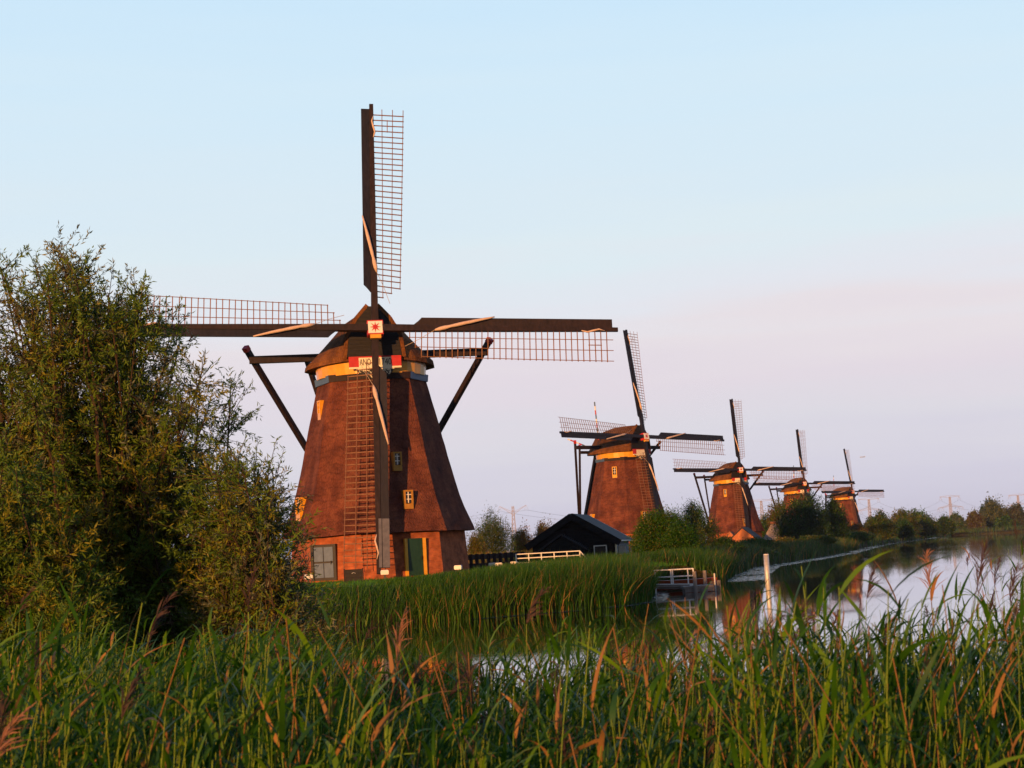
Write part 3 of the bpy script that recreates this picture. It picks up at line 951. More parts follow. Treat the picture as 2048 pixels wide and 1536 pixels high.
def blades(rng, base, h, w, lean, seg=3):
    """grass-like strips: base (n,3), heights, widths, horizontal lean vectors (n,2)"""
    n = len(base)
    ang = rng.uniform(0, math.pi, n)
    side = np.stack([np.cos(ang), np.sin(ang), np.zeros(n)], 1)
    V = np.zeros((n, seg + 1, 2, 3))
    for k in range(seg + 1):
        t = k / seg
        c = base.copy()
        c[:, :2] += lean * (t ** 1.8)[..., None] if np.ndim(t) else lean * t ** 1.8
        c[:, 2] += h * (t - .18 * t ** 3 * np.linalg.norm(lean, axis=1) / np.maximum(h, .01))
        ww = (w * (1 - t * .92) * (.75 + .5 * t if t < .5 else 1))[:, None]
        V[:, k, 0] = c - side * ww / 2
        V[:, k, 1] = c + side * ww / 2
    idx = np.arange(n * (seg + 1) * 2).reshape(n, seg + 1, 2)
    Q = np.concatenate([np.stack([idx[:, k, 0], idx[:, k, 1], idx[:, k + 1, 1], idx[:, k + 1, 0]], 1) for k in range(seg)], 0)
    order = np.tile(np.arange(n), seg)
    return V.reshape(-1, 3), Q, order

def shore_points(pts, nor, n, d0, d1, rng, ease=1.0):
    """random points along a shoreline, d0..d1 metres inland"""
    a = np.array([(p.x, p.y) for p in pts]); no = np.array([(p.x, p.y) for p in nor])
    seg = np.linalg.norm(a[1:] - a[:-1], axis=1)
    cum = np.concatenate([[0], np.cumsum(seg)])
    s = rng.uniform(0, cum[-1], n)
    i = np.clip(np.searchsorted(cum, s) - 1, 0, len(seg) - 1)
    f = ((s - cum[i]) / seg[i])[:, None]
    off = d0 + (d1 - d0) * rng.random(n) ** ease
    p = a[i] * (1 - f) + a[i + 1] * f
    nn = no[i] * (1 - f) + no[i + 1] * f
    return p + nn * off[:, None], off, s / cum[-1]
def bank_z(off):
    return np.interp(off, [-2.2, 0, .5, 2.2, 4.5], [-.9, -.02, .55, 1.15, LAND_Z])

# ------------------------------------------------------------------ barn
def barn():
    D = 128.0
    c = at(1150, D, LAND_Z)
    psi = rad(-11)
    F = Vector((math.sin(psi), -math.cos(psi), 0)); R = Vector((math.cos(psi), math.sin(psi), 0)); Z = Vector((0, 0, 1))
    root = empty('barn', c, "black boarded barn with a low gabled roof beside the white ramp railing", 'barn')
    W, Lh, he, ha = 3.25, 8.0, 1.75, 3.75
    q = lambda x, y, z: R * x - F * y + Z * z
    mb = MB()
    for y, t in ((0, .12),):
        mb.plate([q(-W, 0, -.3), q(W, 0, -.3), q(W, 0, he), q(0, 0, ha - .15), q(-W, 0, he)], -F * -.0 + -F * .12)
    mb.build('front_wall', M['barn_black'], root)
    mb = MB()
    mb.box(q(W - .06, Lh / 2 + .06, he / 2 - .15), (.12, Lh - .12, he + .3), (R, F, Z))
    sw = mb.build('side_wall', M['blue_boards'], root)
    mb = MB(); mb.box(q(-W + .06, Lh / 2 + .06, he / 2 - .15), (.12, Lh - .12, he + .3), (R, F, Z))
    mb.build('rear_wall', M['barn_black'], root)
    mb = MB(); mb.plate([q(-W + .12, Lh, -.3), q(W - .12, Lh, -.3), q(W - .12, Lh, he), q(0, Lh, ha - .2), q(-W + .12, Lh, he)], F * .12)
    mb.build('back_wall', M['barn_black'], root)
    ov = .5
    def roof_side(s):
        mb = MB()
        e = q(s * (W + .38), 0, he - .22); r = q(0, 0, ha)
        y0, y1 = -ov, Lh + .3
        up = Z * .16
        pts = [r - F * y0, e - F * y0, e - F * y1, r - F * y1]
        mb.add(pts + [p + up for p in pts], [(0, 1, 2, 3), (7, 6, 5, 4), (0, 4, 5, 1), (1, 5, 6, 2), (2, 6, 7, 3), (3, 7, 4, 0)])
        return mb.build('roof', M['roof'], root)
    roofs = [roof_side(-1), roof_side(1)]
    for s in (-1, 1):                                    # wide black verge boards
        mb = MB()
        mb.beam(q(s * (W + .42), -ov - .03, he - .3), q(0, -ov - .03, ha - .06), .07, .5, up=Z)
        mb.build('verge_board', M['barn_black'], roofs[0 if s < 0 else 1])
    mb = MB(); mb.beam(q(W + .40, -ov, he - .12), q(W + .40, Lh + .3, he - .12), .07, .07)
    mb.build('gutter', M['white'], roofs[1])
    mb = MB(); mb.beam(q(W + .12, Lh + .15, he - .2), q(W + .12, Lh + .15, -.3), .07)
    mb.build('drainpipe', M['white'], sw)
    mb = MB(); mb.beam(q(.03, -.5, ha + .17), q(W + .40, Lh + .32, he - .05), .04)  # pale far verge strip
    mb = MB(); mb.beam(q(0, Lh + .32, ha + .1), q(W + .40, Lh + .32, he - .1), .06, .1)
    mb.build('verge_trim', M['white'], roofs[1])
    # porch gable
    mb = MB()
    pw, pa, pe, px = 1.9, 2.25, 1.05, -.75
    for s in (-1, 1):
        e = q(px + s * pw, 0, pe); r = q(px, 0, pa)
        pts = [r + F * .02, e + F * .02, e + F * 1.3, r + F * 1.3]
        mb.add(pts + [p + Z * .14 for p in pts], [(0, 1, 2, 3), (7, 6, 5, 4), (0, 4, 5, 1), (1, 5, 6, 2), (2, 6, 7, 3), (3, 7, 4, 0)])
    pr = mb.build('porch_roof', M['roof'], root)
    mb = MB(); mb.plate([q(px - pw + .2, -1.1, -.3), q(px + pw - .2, -1.1, -.3), q(px + pw - .2, -1.1, pe + .1), q(px, -1.1, pa - .12), q(px - pw + .2, -1.1, pe + .1)], -F * .1)
    mb.build('porch_wall', M['barn_black'], root)
    # door with white frame
    mb = MB(); mb.box(q(2.05, -.03, .55), (.86, .06, 1.3), (R, F, Z))
    d = mb.build('door', M['black'], root)
    for a, b in (((1.58, -.07, -.15), (1.58, -.07, 1.28)), ((2.52, -.07, -.15), (2.52, -.07, 1.28)), ((1.54, -.07, 1.31), (2.56, -.07, 1.31))):
        mb = MB(); mb.beam(q(*a), q(*b), .08, .07, up=F); mb.build('door_frame', M['white'], d)
    mb = MB(); mb.beam(q(W + .02, -.02, -.2), q(W + .02, -.02, he - .1), .12, .12, up=F)
    mb.build('corner_post', M['cream'], root)
    mb = MB(); mb.box(q(W + .02, 3.2, .65), (.05, 4.2, 1.15), (R, F, Z))
    wn_ = mb.build('window', M['black'], sw)
    for i in range(6):
        mb = MB(); mb.beam(q(W + .06, 1.3 + i * .76, .06), q(W + .06, 1.3 + i * .76, 1.24), .1, .06)
        mb.build('slat', M['white'], wn_)
barn()

# ------------------------------------------------------------------ ramp railing, dark fence, floodlights, planter in front of the mills
def railing(label, pts, zt, zb, thick, m, posts_every, mid=True, group=None, low=False, name='railing'):
    base = Vector((pts[0].x, pts[0].y, zb))
    root = empty(name, base, label, 'railing', group)
    P_ = [p - base for p in pts]
    rails = [zt] + ([(zt + zb) / 2 + .05] if mid else []) + ([zb + .08] if low else [])
    for z in rails:
        mb = MB()
        mb.tube([Vector((p.x, p.y, z - zb)) for p in P_], thick, 6)
        mb.build('rail', m, root)
    tot = sum((b - a).length for a, b in zip(P_, P_[1:]))
    n = max(2, int(tot / posts_every) + 1)
    for i in range(n):
        s = tot * i / (n - 1)
        for a, b in zip(P_, P_[1:]):
            l_ = (b - a).length
            if s <= l_ + 1e-6:
                p = a.lerp(b, min(1, s / l_)); break
            s -= l_
        mb = MB()
        mb.tube([(p.x, p.y, -.5), (p.x, p.y, zt - zb + .02)], thick * 1.05, 6)
        mb.build('post', m, root)
    return root
r = railing("long white ramp railing with three rails in front of the black barn", [at(1036, 106.5, 0), at(1164, 105, 0)], 2.44, 1.80, .035, M['white'], .72, low=True)
b0 = at(1164, 105, 0); b1 = at(1181, 104.3, 0)
for z0, z1 in ((2.44, 1.78), (2.13, 1.62)):
    mb = MB(); mb.tube([Vector((b0.x, b0.y, z0)) - r.location, Vector((b1.x, b1.y, z1)) - r.location], .035, 6); mb.build('sloping_rail', M['white'], r)

def fence():
    a, b = at(925, 117, LAND_Z), at(1052, 123, LAND_Z)
    root = empty('fence', a, "low dark fence of two broad planks and posts right of the largest windmill", 'fence')
    d = b - a
    n = 11
    for zc, h in ((.96, .36), (.30, .42)):
        mb = MB(); mb.beam(Vector((0, 0, zc)), d + Vector((0, 0, zc)), .06, h); mb.build('plank', M['tarred'], root)
    for i in range(n):
        p = d * ((i + .5) / n) + Vector((0, -.09, 0))
        mb = MB(); mb.beam(p + Vector((0, 0, -.4)), p + Vector((0, 0, 1.18)), .26, .12, up=(0, 1, 0)); mb.build('post', M['tarred'], root)
fence()

def floodlight(px, depth, label, turn=0.0):
    p = at(px, depth, LAND_Z)
    root = empty('floodlight', p, label, 'floodlight', 'white ground floodlights around the largest windmill')
    c, s = math.cos(turn), math.sin(turn)
    X, Y = Vector((c, s, 0)), Vector((-s, c, 0))
    mb = MB()
    mb.loft([[X * (x * k) + Y * (y * k) + Vector((0, 0, z)) for x, y in ((-.21, -.13), (.21, -.13), (.21, .13), (-.21, .13))] for z, k in ((.30, .85), (.34, 1), (.50, 1), (.55, .82))])
    h = mb.build('housing', M['white'], root)
    mb = MB(); mb.box(Y * .145 + Vector((0, 0, .42)), (.34, .03, .12), (X, Y, (0, 0, 1))); mb.build('lens', M['glass'], h)
    mb = MB(); mb.beam((0, 0, -.1), (0, 0, .31), .10); mb.build('stand', M['black'], root)
for px, d, t, l in ((617, 86, .3, "white floodlight on the grass below the grey double doors"),
                    (770, 87, .1, "white floodlight in the grass under the lowest tip of the largest windmill's sails"),
                    (917, 95, -.2, "white floodlight at the dark right corner of the largest windmill"),
                    (985, 104, .1, "rear one of two white floodlights before the dark fence"),
                    (998, 99, .1, "front one of two white floodlights before the dark fence"),
                    (1029, 105, -.4, "white floodlight at the left foot of the ramp railing")):
    floodlight(px, d, l, t)

def trough():
    p = at(708, 88.5, LAND_Z)
    root = empty('wooden_trough', p, "dark wooden trough box standing in front of the largest windmill's brick base", 'trough')
    X = Vector((1, .1, 0)).normalized(); Y = Vector((-.1, 1, 0)).normalized()
    for s in (-1, 1):
        mb = MB(); mb.box(X * (s * .49) + Vector((0, 0, .32)), (.07, .6, .78), (X, Y, (0, 0, 1))); mb.build('end_board', M['tarred'], root)
        mb = MB(); mb.box(Y * (s * .26) + Vector((0, 0, .36)), (.9, .05, .62), (X, Y, (0, 0, 1))); mb.build('side_board', M['tarred_boards'], root)
    mb = MB(); mb.box(Vector((0, 0, .1)), (.9, .46, .05), (X, Y, (0, 0, 1))); mb.build('bottom_board', M['tarred'], root)
    mb = MB(); mb.tube([X * -.1 - Y * .3 + Vector((0, 0, .45)), X * .0 - Y * .34 + Vector((0, 0, .5)), X * .1 - Y * .3 + Vector((0, 0, .45))], .02, 5); mb.build('handle', M['steel'], root)
trough()

# ------------------------------------------------------------------ landing stage, boat, mooring post
def landing():
    root = empty('landing_stage', at(1362, 88, 0), "grey plank landing stage on the water with old mooring piles", 'jetty')
    o = root.location
    q = lambda px, d, z: at(px, d, z) - o
    a, b = q(1310, 88, .40), q(1386, 87, .34)
    mb = MB(); mb.beam(a, b, 1.0, .09); mb.beam(a + Vector((0, -.42, -.12)), b + Vector((0, -.42, -.12)), .08, .14); dk = mb.build('deck', M['grey_wood'], root)
    mb = MB(); mb.beam(a + Vector((0, -.52, .01)), b + Vector((0, -.52, .01)), .05, .16); mb.build('edge_board', M['white'], dk)
    c, d = q(1364, 86, .26), q(1424, 86, .28)
    mb = MB(); mb.beam(c, d, 1.7, .12); pl = mb.build('platform', M['grey_wood'], root)
    mb = MB(); mb.beam(c + Vector((0.05, -.88, -.16)), d + Vector((0, -.88, -.16)), .06, .18); mb.build('edge_beam', M['grey_wood'], pl)
    for px, dd, zt, rr_ in ((1391, 85, 1.07, .10), (1411, 87.5, 1.05, .10), (1368, 86, .2, .08), (1404, 85.1, .2, .08)):
        p = q(px, dd, 0)
        mb = MB(); mb.tube([p + Vector((0, 0, -1)), p + Vector((.01, 0, .5)) if zt > .4 else p, p + Vector((.01, 0, zt))], [rr_, rr_, rr_ * .92], 9)
        mb.build('pile', M['grey_wood'], root)
    p = q(1431, 86, 0)
    mb = MB(); mb.tube([p + Vector((0, 0, -1)), p + Vector((0, 0, .9))], .045, 7); mb.build('pole', M['steel'], root)
    for i, px in enumerate((1422.5, 1425, 1427.5, 1433.5, 1436, 1438.5, 1441)):
        p = q(px, 86.2, 0)
        mb = MB(); mb.beam(p + Vector((0, 0, -.5)), p + Vector((0, 0, .50 + .03 * (i > 2))), .04, .03, up=(0, 1, 0)); mb.build('picket', M['grey_wood'], root)
    mb = MB(); mb.beam(q(1421.5, 86.25, .2), q(1442, 86.25, .22), .03, .07); mb.build('cross_rail', M['grey_wood'], root)
landing()
r = railing("white two-rail railing on the landing stage", [at(1312, 87.3, 0), at(1389, 86.9, 0)], 1.19, .36, .038, M['white'], 4.0, group=None)
for px in (1344, 1347.5, 1378):
    p = at(px, 87.1, 0) - r.location
    mb = MB(); mb.tube([(p.x, p.y, 0), (p.x, p.y, .82)], .035, 6); mb.build('post', M['white'], r)

def boat():
    c = at(1364, 90.5, .13)
    root = empty('rowing_boat', c, "small red-orange rowing boat moored behind the landing stage railing", 'boat')
    rings, inner = [], []
    for x, wd, zt in ((-2.0, .06, .56), (-1.5, .42, .48), (-.6, .62, .44), (.6, .64, .44), (1.5, .56, .46), (1.9, .46, .48)):
        rings.append([Vector((x, y * wd, z)) for y, z in ((-1, zt), (-.9, zt * .45), (-.55, -.05), (0, -.12), (.55, -.05), (.9, zt * .45), (1, zt), (.86, zt - .02), (.5, .06), (0, .0), (-.5, .06), (-.86, zt - .02))])
    mb = MB(); mb.loft(rings); mb.build('hull', M['boat'], root)
    for x in (-.7, .7):
        mb = MB(); mb.box((x, 0, .33), (.24, 1.06, .04)); mb.build('thwart', M['grey_wood'], root)
boat()

def mooring_post():
    p = at(1536.5, 84, 0)
    root = empty('mooring_post', p, "pale round post standing alone in the open water", 'post')
    mb = MB(); mb.tube([(0, 0, -1.2), (0, 0, .6), (0.01, 0, 1.72)], [.135, .135, .13], 14); mb.build('shaft', M['steel'], root, smooth=True)
    mb = MB(); mb.tube([(0.01, 0, 1.72), (.01, 0, 1.76)], [.145, .12], 14); mb.build('cap_plate', M['white'], root)
    mb = MB(); mb.tube([(0.06, 0, 1.75), (.06, 0, 1.84)], .02, 6); mb.build('bolt', M['black'], root)
mooring_post()

# ------------------------------------------------------------------ small sheds by the third windmill
def shed(px, depth, wd, he, ha, length, turn, label, wallm, roofm, z=LAND_Z, hip=False, cat='shed'):
    c = at(px, depth, z)
    F = Vector((math.sin(turn), -math.cos(turn), 0)); R = Vector((math.cos(turn), math.sin(turn), 0)); Z = Vector((0, 0, 1))
    q = lambda x, y, zz: R * x - F * y + Z * zz
    root = empty('shed', c, label, cat)
    h = wd / 2
    mb = MB()
    y = .0
    mb.loft([[q(-h, y_, -.6), q(h, y_, -.6), q(h, y_, he), q(0, y_, he + .05 if hip else ha), q(-h, y_, he)] for y_ in (0, length)])
    mb.build('wall', wallm, root)
    if hip:
        mb = MB()
        e = [q(-h - .35, -.35, he - .1), q(h + .35, -.35, he - .1), q(h + .35, length + .35, he - .1), q(-h - .35, length + .35, he - .1)]
        r0, r1 = q(-.25, length * .4, ha + .45), q(.25, length * .5, ha + .45)
        mb.add(e + [r0, r1], [(0, 1, 5, 4), (1, 2, 5), (2, 3, 4, 5), (3, 0, 4), (3, 2, 1, 0)])
        rf = mb.build('roof', roofm, root)
        mb = MB(); mb.tube([q(-.5, length * .42, ha + .45), q(.5, length * .47, ha + .45)], .22, 8); mb.build('ridge_cap', M['brick_old'], rf)
    else:
        for s in (-1, 1):
            mb = MB()
            e = q(s * (h + .3), 0, he - .3 * (ha - he) / h); r = q(0, 0, ha)
            pts = [r + F * .25, e + F * .25, e - F * (length + .2), r - F * (length + .2)]
            mb.add([p + Z * .02 for p in pts] + [p + Z * .2 for p in pts], [(0, 1, 2, 3), (7, 6, 5, 4), (0, 4, 5, 1), (1, 5, 6, 2), (2, 6, 7, 3), (3, 7, 4, 0)])
            rf = mb.build('roof', roofm, root)
        mb = MB(); mb.box(q(0, -.03, he * .45), (wd * .16, .05, he * .8), (R, F, Z)); dd = mb.build('door', M['tarred'], root)
        mb = MB(); mb.box(q(wd * .05, -.07, he * .45), (.08, .05, .2), (R, F, Z)); mb.build('handle', M['steel'], dd)
shed(1487, 286, 4.9, 1.3, 3.35, 5.5, rad(-18), "larger orange gabled shed with dark roof below the third windmill", M['orange_boards'], M['roof'], z=1.5)
shed(1462, 287, 2.6, 1.3, 2.75, 4, rad(-14), "smaller orange gabled shed tucked behind the larger one at left", M['orange_boards'], M['brick_old'], z=1.5)
shed(1549, 302, 3.5, 1.2, 3.75, 3.6, rad(-10), "small hut with a steep pale grey thatched hip roof right of the orange sheds", M['brick_old'], M['thatch_grey'], z=1.5, hip=True, cat='hut')

# ------------------------------------------------------------------ trees and bushes on the island
# label, column, row of the crown top, row of the foot, distance, half width in px, materials, extra
def bush(label, px, top, depth, half, mats, seed, n=5000, L=None, cat='bush', name='bush', group=None, thin=False, foot=None, z=LAND_Z, upward=.35, lop=0.0):
    b = at(px, depth, z)
    zt = P(px, top, depth).z - z
    hw = half * depth / FPX
    L = L or max(.17, depth * .00105)
    n = int(n * 3.4)
    rng = random.Random(seed)
    cl = [(lop * hw, 0, zt * .5, hw * .62, hw * .62, zt * .46)]
    for s in (-1, 1):
        cl.append((s * hw * .52, rng.uniform(-.3, .3) * hw, zt * rng.uniform(.32, .42), hw * .5, hw * .5, zt * .36))
    cl.append((rng.uniform(-.3, .3) * hw, -hw * .35, zt * .34, hw * .55, hw * .5, zt * .33))
    cl.append((rng.uniform(-.35, .35) * hw, .1 * hw, zt * .72, hw * .38, hw * .38, zt * .27))
    return tree(name, label, cat, b, cl, n, L, L * (.34 if thin else .48), [M[m] for m in mats], seed, group, trunk=.03 * zt + .03, sub=64, subr=.36, branches=7, upward=upward)
g1 = "bushes and trees growing on the mill bank"
bush("olive and dark green bush between the largest windmill and the pylon", 986, 1024, 165, 46, ('leaf_olive', 'leaf_dark', 'leaf_mid'), 11, 5500, group=g1, thin=True)
bush("rust brown round bush in front of the leftmost pylon", 1048, 1056, 170, 26, ('leaf_rust', 'leaf_rust', 'leaf_olive'), 12, 3500, group=g1)
bush("rust brown bush just left of the barn roof", 1092, 1044, 175, 24, ('leaf_rust', 'leaf_olive', 'leaf_rust'), 13, 3000, group=g1)
bush("yellowish low shrub at the right foot of the largest windmill's thatch", 955, 1070, 150, 20, ('leaf_olive', 'leaf_rust', 'leaf_olive'), 14, 2500, group=g1, thin=True)
bush("big rounded light green bush right of the barn and before the second windmill", 1332, 1024, 120, 68, ('reed_green', 'leaf_mid', 'leaf_olive'), 15, 14000, group=g1, thin=True)
bush("tall dark bush with loose top between the second and third windmills", 1388, 1004, 150, 50, ('leaf_dark', 'leaf_mid', 'leaf_olive'), 16, 7500, group=g1, thin=True)
bush("low dark green shrub on the bank below the third windmill", 1445, 1078, 150, 42, ('leaf_dark', 'leaf_mid', 'leaf_dark'), 17, 5000, group=g1)
bush("low grey green shrub above the water in front of the orange sheds", 1510, 1078, 185, 48, ('leaf_olive', 'leaf_mid', 'leaf_dark'), 18, 5000, group=g1)
bush("big dark green tree hiding the lower fourth windmill", 1610, 993, 300, 52, ('leaf_dark', 'leaf_mid', 'leaf_dark'), 19, 9000, group=g1, cat='tree', name='tree')
bush("rust tinted tree at the left shoulder of the big dark tree", 1562, 1004, 320, 24, ('leaf_olive', 'leaf_rust', 'leaf_mid'), 20, 4000, group=g1, cat='tree', name='tree')
bush("tall blue green tree left of the farthest windmill", 1668, 1000, 310, 32, ('leaf_dark', 'leaf_dark', 'leaf_mid'), 21, 6500, group=g1, cat='tree', name='tree')
bush("yellow green mound of shrub at the water below the big dark tree", 1630, 1072, 232, 40, ('leaf_olive', 'leaf_mid', 'leaf_dark'), 22, 5000, group=g1)
bush("bright olive shrub right of the pale thatched hut", 1572, 1076, 245, 24, ('leaf_olive', 'leaf_rust', 'leaf_mid'), 23, 3000, group=g1)
bush("rust orange shrub at the foot of the farthest windmill", 1712, 1050, 420, 22, ('leaf_rust', 'leaf_rust', 'leaf_olive'), 24, 3000, group=g1)
bush("dark green low shrub on the bank below the farthest windmill", 1712, 1066, 330, 34, ('leaf_mid', 'leaf_dark', 'leaf_olive'), 25, 3500, group=g1)
bush("green shrub left of the third windmill's base", 1532, 1030, 380, 22, ('leaf_dark', 'leaf_mid', 'leaf_olive'), 26, 2500, group=g1)
g2 = "far trees along the water's left bank"
FAR = [("olive tree with a pointed dark tip right of the farthest windmill", 1762, 1026, 430, 30, ('leaf_olive', 'leaf_dark', 'leaf_mid')),
       ("small grey green tree below the pylon next to the farthest windmill", 1744, 1038, 520, 14, ('leaf_grey', 'leaf_dark')),
       ("yellow topped broad tree in the middle of the far bank", 1808, 1022, 520, 30, ('leaf_olive', 'leaf_mid', 'leaf_rust')),
       ("dark blue green round bush at the water's edge before the yellow topped tree", 1806, 1042, 470, 22, ('leaf_dark', 'leaf_mid')),
       ("brown green round tree right of the yellow topped tree", 1850, 1032, 560, 28, ('leaf_olive', 'leaf_dark', 'leaf_mid')),
       ("tall blue green tree behind the brown green round tree", 1842, 1022, 640, 22, ('leaf_mid', 'leaf_dark', 'leaf_grey')),
       ("dark bush at the right end of the near tree row", 1890, 1034, 640, 22, ('leaf_dark', 'leaf_mid', 'leaf_olive')),
       ("grey green tree on the far bank left of the reddish brown tree", 1914, 1030, 900, 18, ('leaf_grey', 'leaf_mid')),
       ("reddish brown round tree on the far bank", 1952, 1024, 900, 19, ('leaf_red', 'leaf_olive')),
       ("tall grey brown tree group crown, highest on the far bank", 1992, 1001, 950, 26, ('leaf_grey', 'leaf_olive', 'leaf_dark')),
       ("grey tree at the right edge beyond the far bank", 2032, 1010, 950, 22, ('leaf_grey', 'leaf_red', 'leaf_dark')),
       ("low dark bush under the tall grey brown tree", 2012, 1036, 930, 20, ('leaf_dark', 'leaf_mid')),
       ("thin flat topped tree between the reddish brown and the tall grey trees", 1968, 1016, 1000, 8, ('leaf_dark', 'leaf_grey'))]
for i, (l, px, top, d, hw, ms) in enumerate(FAR):
    bush(l, px, top, d, hw, ms, 40 + i, 3600, group=g2, cat='tree', name='tree', L=d * .0011)

# ------------------------------------------------------------------ reeds and grass on the island (uncountable)
rng = np.random.default_rng(5)
def strip(name, label, i0, i1, n, d0, d1, hfun, wfun, mats, probs, ease=1.0, lean=.55, dry_edge=0.0, kind_cat='reeds'):
    pts, off, s = shore_points(shore[i0:i1 + 1], shore_n[i0:i1 + 1], n, d0, d1, rng, ease)
    base = np.column_stack([pts, bank_z(off)])
    base[:, 2] = np.maximum(base[:, 2], -.1)
    dist = base[:, 1]
    h = hfun(off, s) * rng.uniform(.7, 1.12, n)
    wv = rng.normal(size=(n, 2)) * lean * h[:, None] * .5 + np.array([.10, .0]) * h[:, None]
    V, Q, order = blades(rng, base, h, wfun(dist), wv, 3)
    m = rng.choice(len(mats), n, p=probs)
    if dry_edge: m[(off < .7) & (rng.random(n) < dry_edge)] = len(mats) - 1
    o = np_mesh(name, V, Q, [M[x] for x in mats], m[order])
    return tag(o, label, kind_cat, kind='stuff')
nsh = len(shore)
i_px = lambda k: k + 2                                  # index of ISLAND_PX[k] in shore
strip('reed_belt', "dense belt of green reeds along the mill bank's water edge", 1, i_px(4), 21000, -.4, 4.6,
      lambda o, s: np.interp(o, [-.4, .5, 2.5, 4.6], [1.25, .95, .42, .16]), lambda d: .020 + .00022 * d, ('reed_green', 'reed_yellow', 'leaf_mid', 'reed_dry'), (.55, .08, .35, .02), dry_edge=.08)
strip('reed_belt', "tall thick reed stand between the lawn and the landing stage", i_px(3), i_px(9), 26000, -.5, 7.0,
      lambda o, s: np.interp(o, [-.5, .5, 2.5, 5.0, 7.0], [1.9, 1.5, .86, .50, .36]) * np.interp(s, [0, .12, .35, .80, .92, 1], [.55, .8, 1.0, 1.0, .72, .55]), lambda d: .022 + .00022 * d, ('reed_green', 'leaf_mid', 'reed_yellow', 'reed_dry'), (.55, .38, .05, .02), dry_edge=.08)
strip('reed_belt', "green reeds behind the landing stage and below the light green bush", i_px(9), i_px(13), 15000, -.3, 9,
      lambda o, s: np.interp(o, [-.3, 1, 5, 9], [1.8, 1.35, .7, .5]), lambda d: .05 + 0 * d, ('reed_green', 'leaf_mid', 'leaf_dark', 'reed_dry'), (.47, .34, .17, .02), dry_edge=.08)
strip('reed_belt', "dark reeds lining the bank past the pale post", i_px(13), i_px(17), 16000, -.4, 10,
      lambda o, s: np.interp(o, [-.4, 1, 5, 10], [1.9, 1.6, .8, .6]), lambda d: .08 + 0 * d, ('leaf_mid', 'leaf_dark', 'leaf_olive', 'reed_dry'), (.4, .35, .2, .05))
strip('reed_belt', "distant reeds lining the far bank at the right", i_px(17), nsh - 1, 26000, -.5, 16,
      lambda o, s: np.interp(o, [-.5, 2, 16], [2.6, 2.6, 2.2]), lambda d: .22 + 0 * d, ('leaf_mid', 'leaf_olive', 'leaf_dark', 'leaf_red'), (.45, .25, .22, .08))
# lawn blades in front of the first mill
n = 26000
bx = rng.uniform(-26, 8, n); by = rng.uniform(66, 112, n)
off = np.full(n, LAND_Z)
V, Q, order = blades(rng, np.column_stack([bx, by, off]), rng.uniform(.06, .2, n), np.full(n, .03), rng.normal(size=(n, 2)) * .05, 2)
base_ok = np.ones(n, bool)
# keep the lawn off the water: only where the shoreline is well in front
sx = np.array([p.x for p in shore]); sy = np.array([p.y for p in shore])
front = np.interp(bx, sx[:11], sy[:11])
ok = by > front + 4.3
okq = ok[order]
o = np_mesh('lawn_grass', V, Q[okq], [M['lawn_blade'], M['reed_green'], M['leaf_olive']], rng.choice(3, n, p=(.7, .2, .1))[order][okq])
tag(o, "short green lawn grass around the largest windmill", 'grass', kind='stuff')
# pale dry grass behind the fence
n = 9000
bx = rng.uniform(-8, 5, n); by = rng.uniform(126, 158, n)
V, Q, order = blades(rng, np.column_stack([bx, by, np.full(n, LAND_Z)]), rng.uniform(.7, 1.45, n), np.full(n, .06), rng.normal(size=(n, 2)) * .25, 2)
o = np_mesh('dry_grass', V, Q, [M['leaf_olive'], M['reed_dry'], M['reed_yellow']], rng.choice(3, n, p=(.45, .3, .25))[order])
tag(o, "yellow dry grass field behind the low dark fence", 'grass', kind='stuff')

# floating leaves along the bank
def lilies(name, label, i0, i1, n, d0, d1, r0, r1, seed):
    rg = np.random.default_rng(seed)
    pts, off, s = shore_points(shore[i0:i1 + 1], shore_n[i0:i1 + 1], n, d0, d1, rg)
    keep = (np.sin(s * 37) + np.sin(s * 91 + off) + rg.normal(size=n) * .7) > -1.0
    pts = pts[keep]; n = len(pts)
    k = 7
    a = np.linspace(.25, 2 * math.pi - .25, k)
    R = rg.uniform(r0, r1, n)
    rot = rg.uniform(0, 6.28, n)
    tilt = rg.normal(size=(n, 2)) * .02
    dx = np.cos(a[None] + rot[:, None]) * R[:, None]; dy = np.sin(a[None] + rot[:, None]) * R[:, None]
    V = np.stack([pts[:, :1] + dx, pts[:, 1:] + dy, .012 + np.abs(tilt[:, :1] * dx + tilt[:, 1:] * dy) + rg.uniform(0, .006, n)[:, None]], 2).reshape(-1, 3)
    o = np_mesh(name, V, np.arange(n * k).reshape(n, k), [M['lily']], np.zeros(n))
    return tag(o, label, 'water plants', kind='stuff')
lilies('floating_leaves', "pale blue green floating leaves along the bank past the landing stage", i_px(12), i_px(16), 4200, -2.8, -.1, .08, .18, 3)
lilies('floating_leaves', "thin strip of floating leaves along the distant bank", i_px(16), i_px(20), 2200, -3.2, -.3, .15, .35, 4)
lilies('floating_leaves', "scattered floating leaves at the edge of the tall reed stand", i_px(4), i_px(11), 900, -1.2, .0, .06, .16, 5)

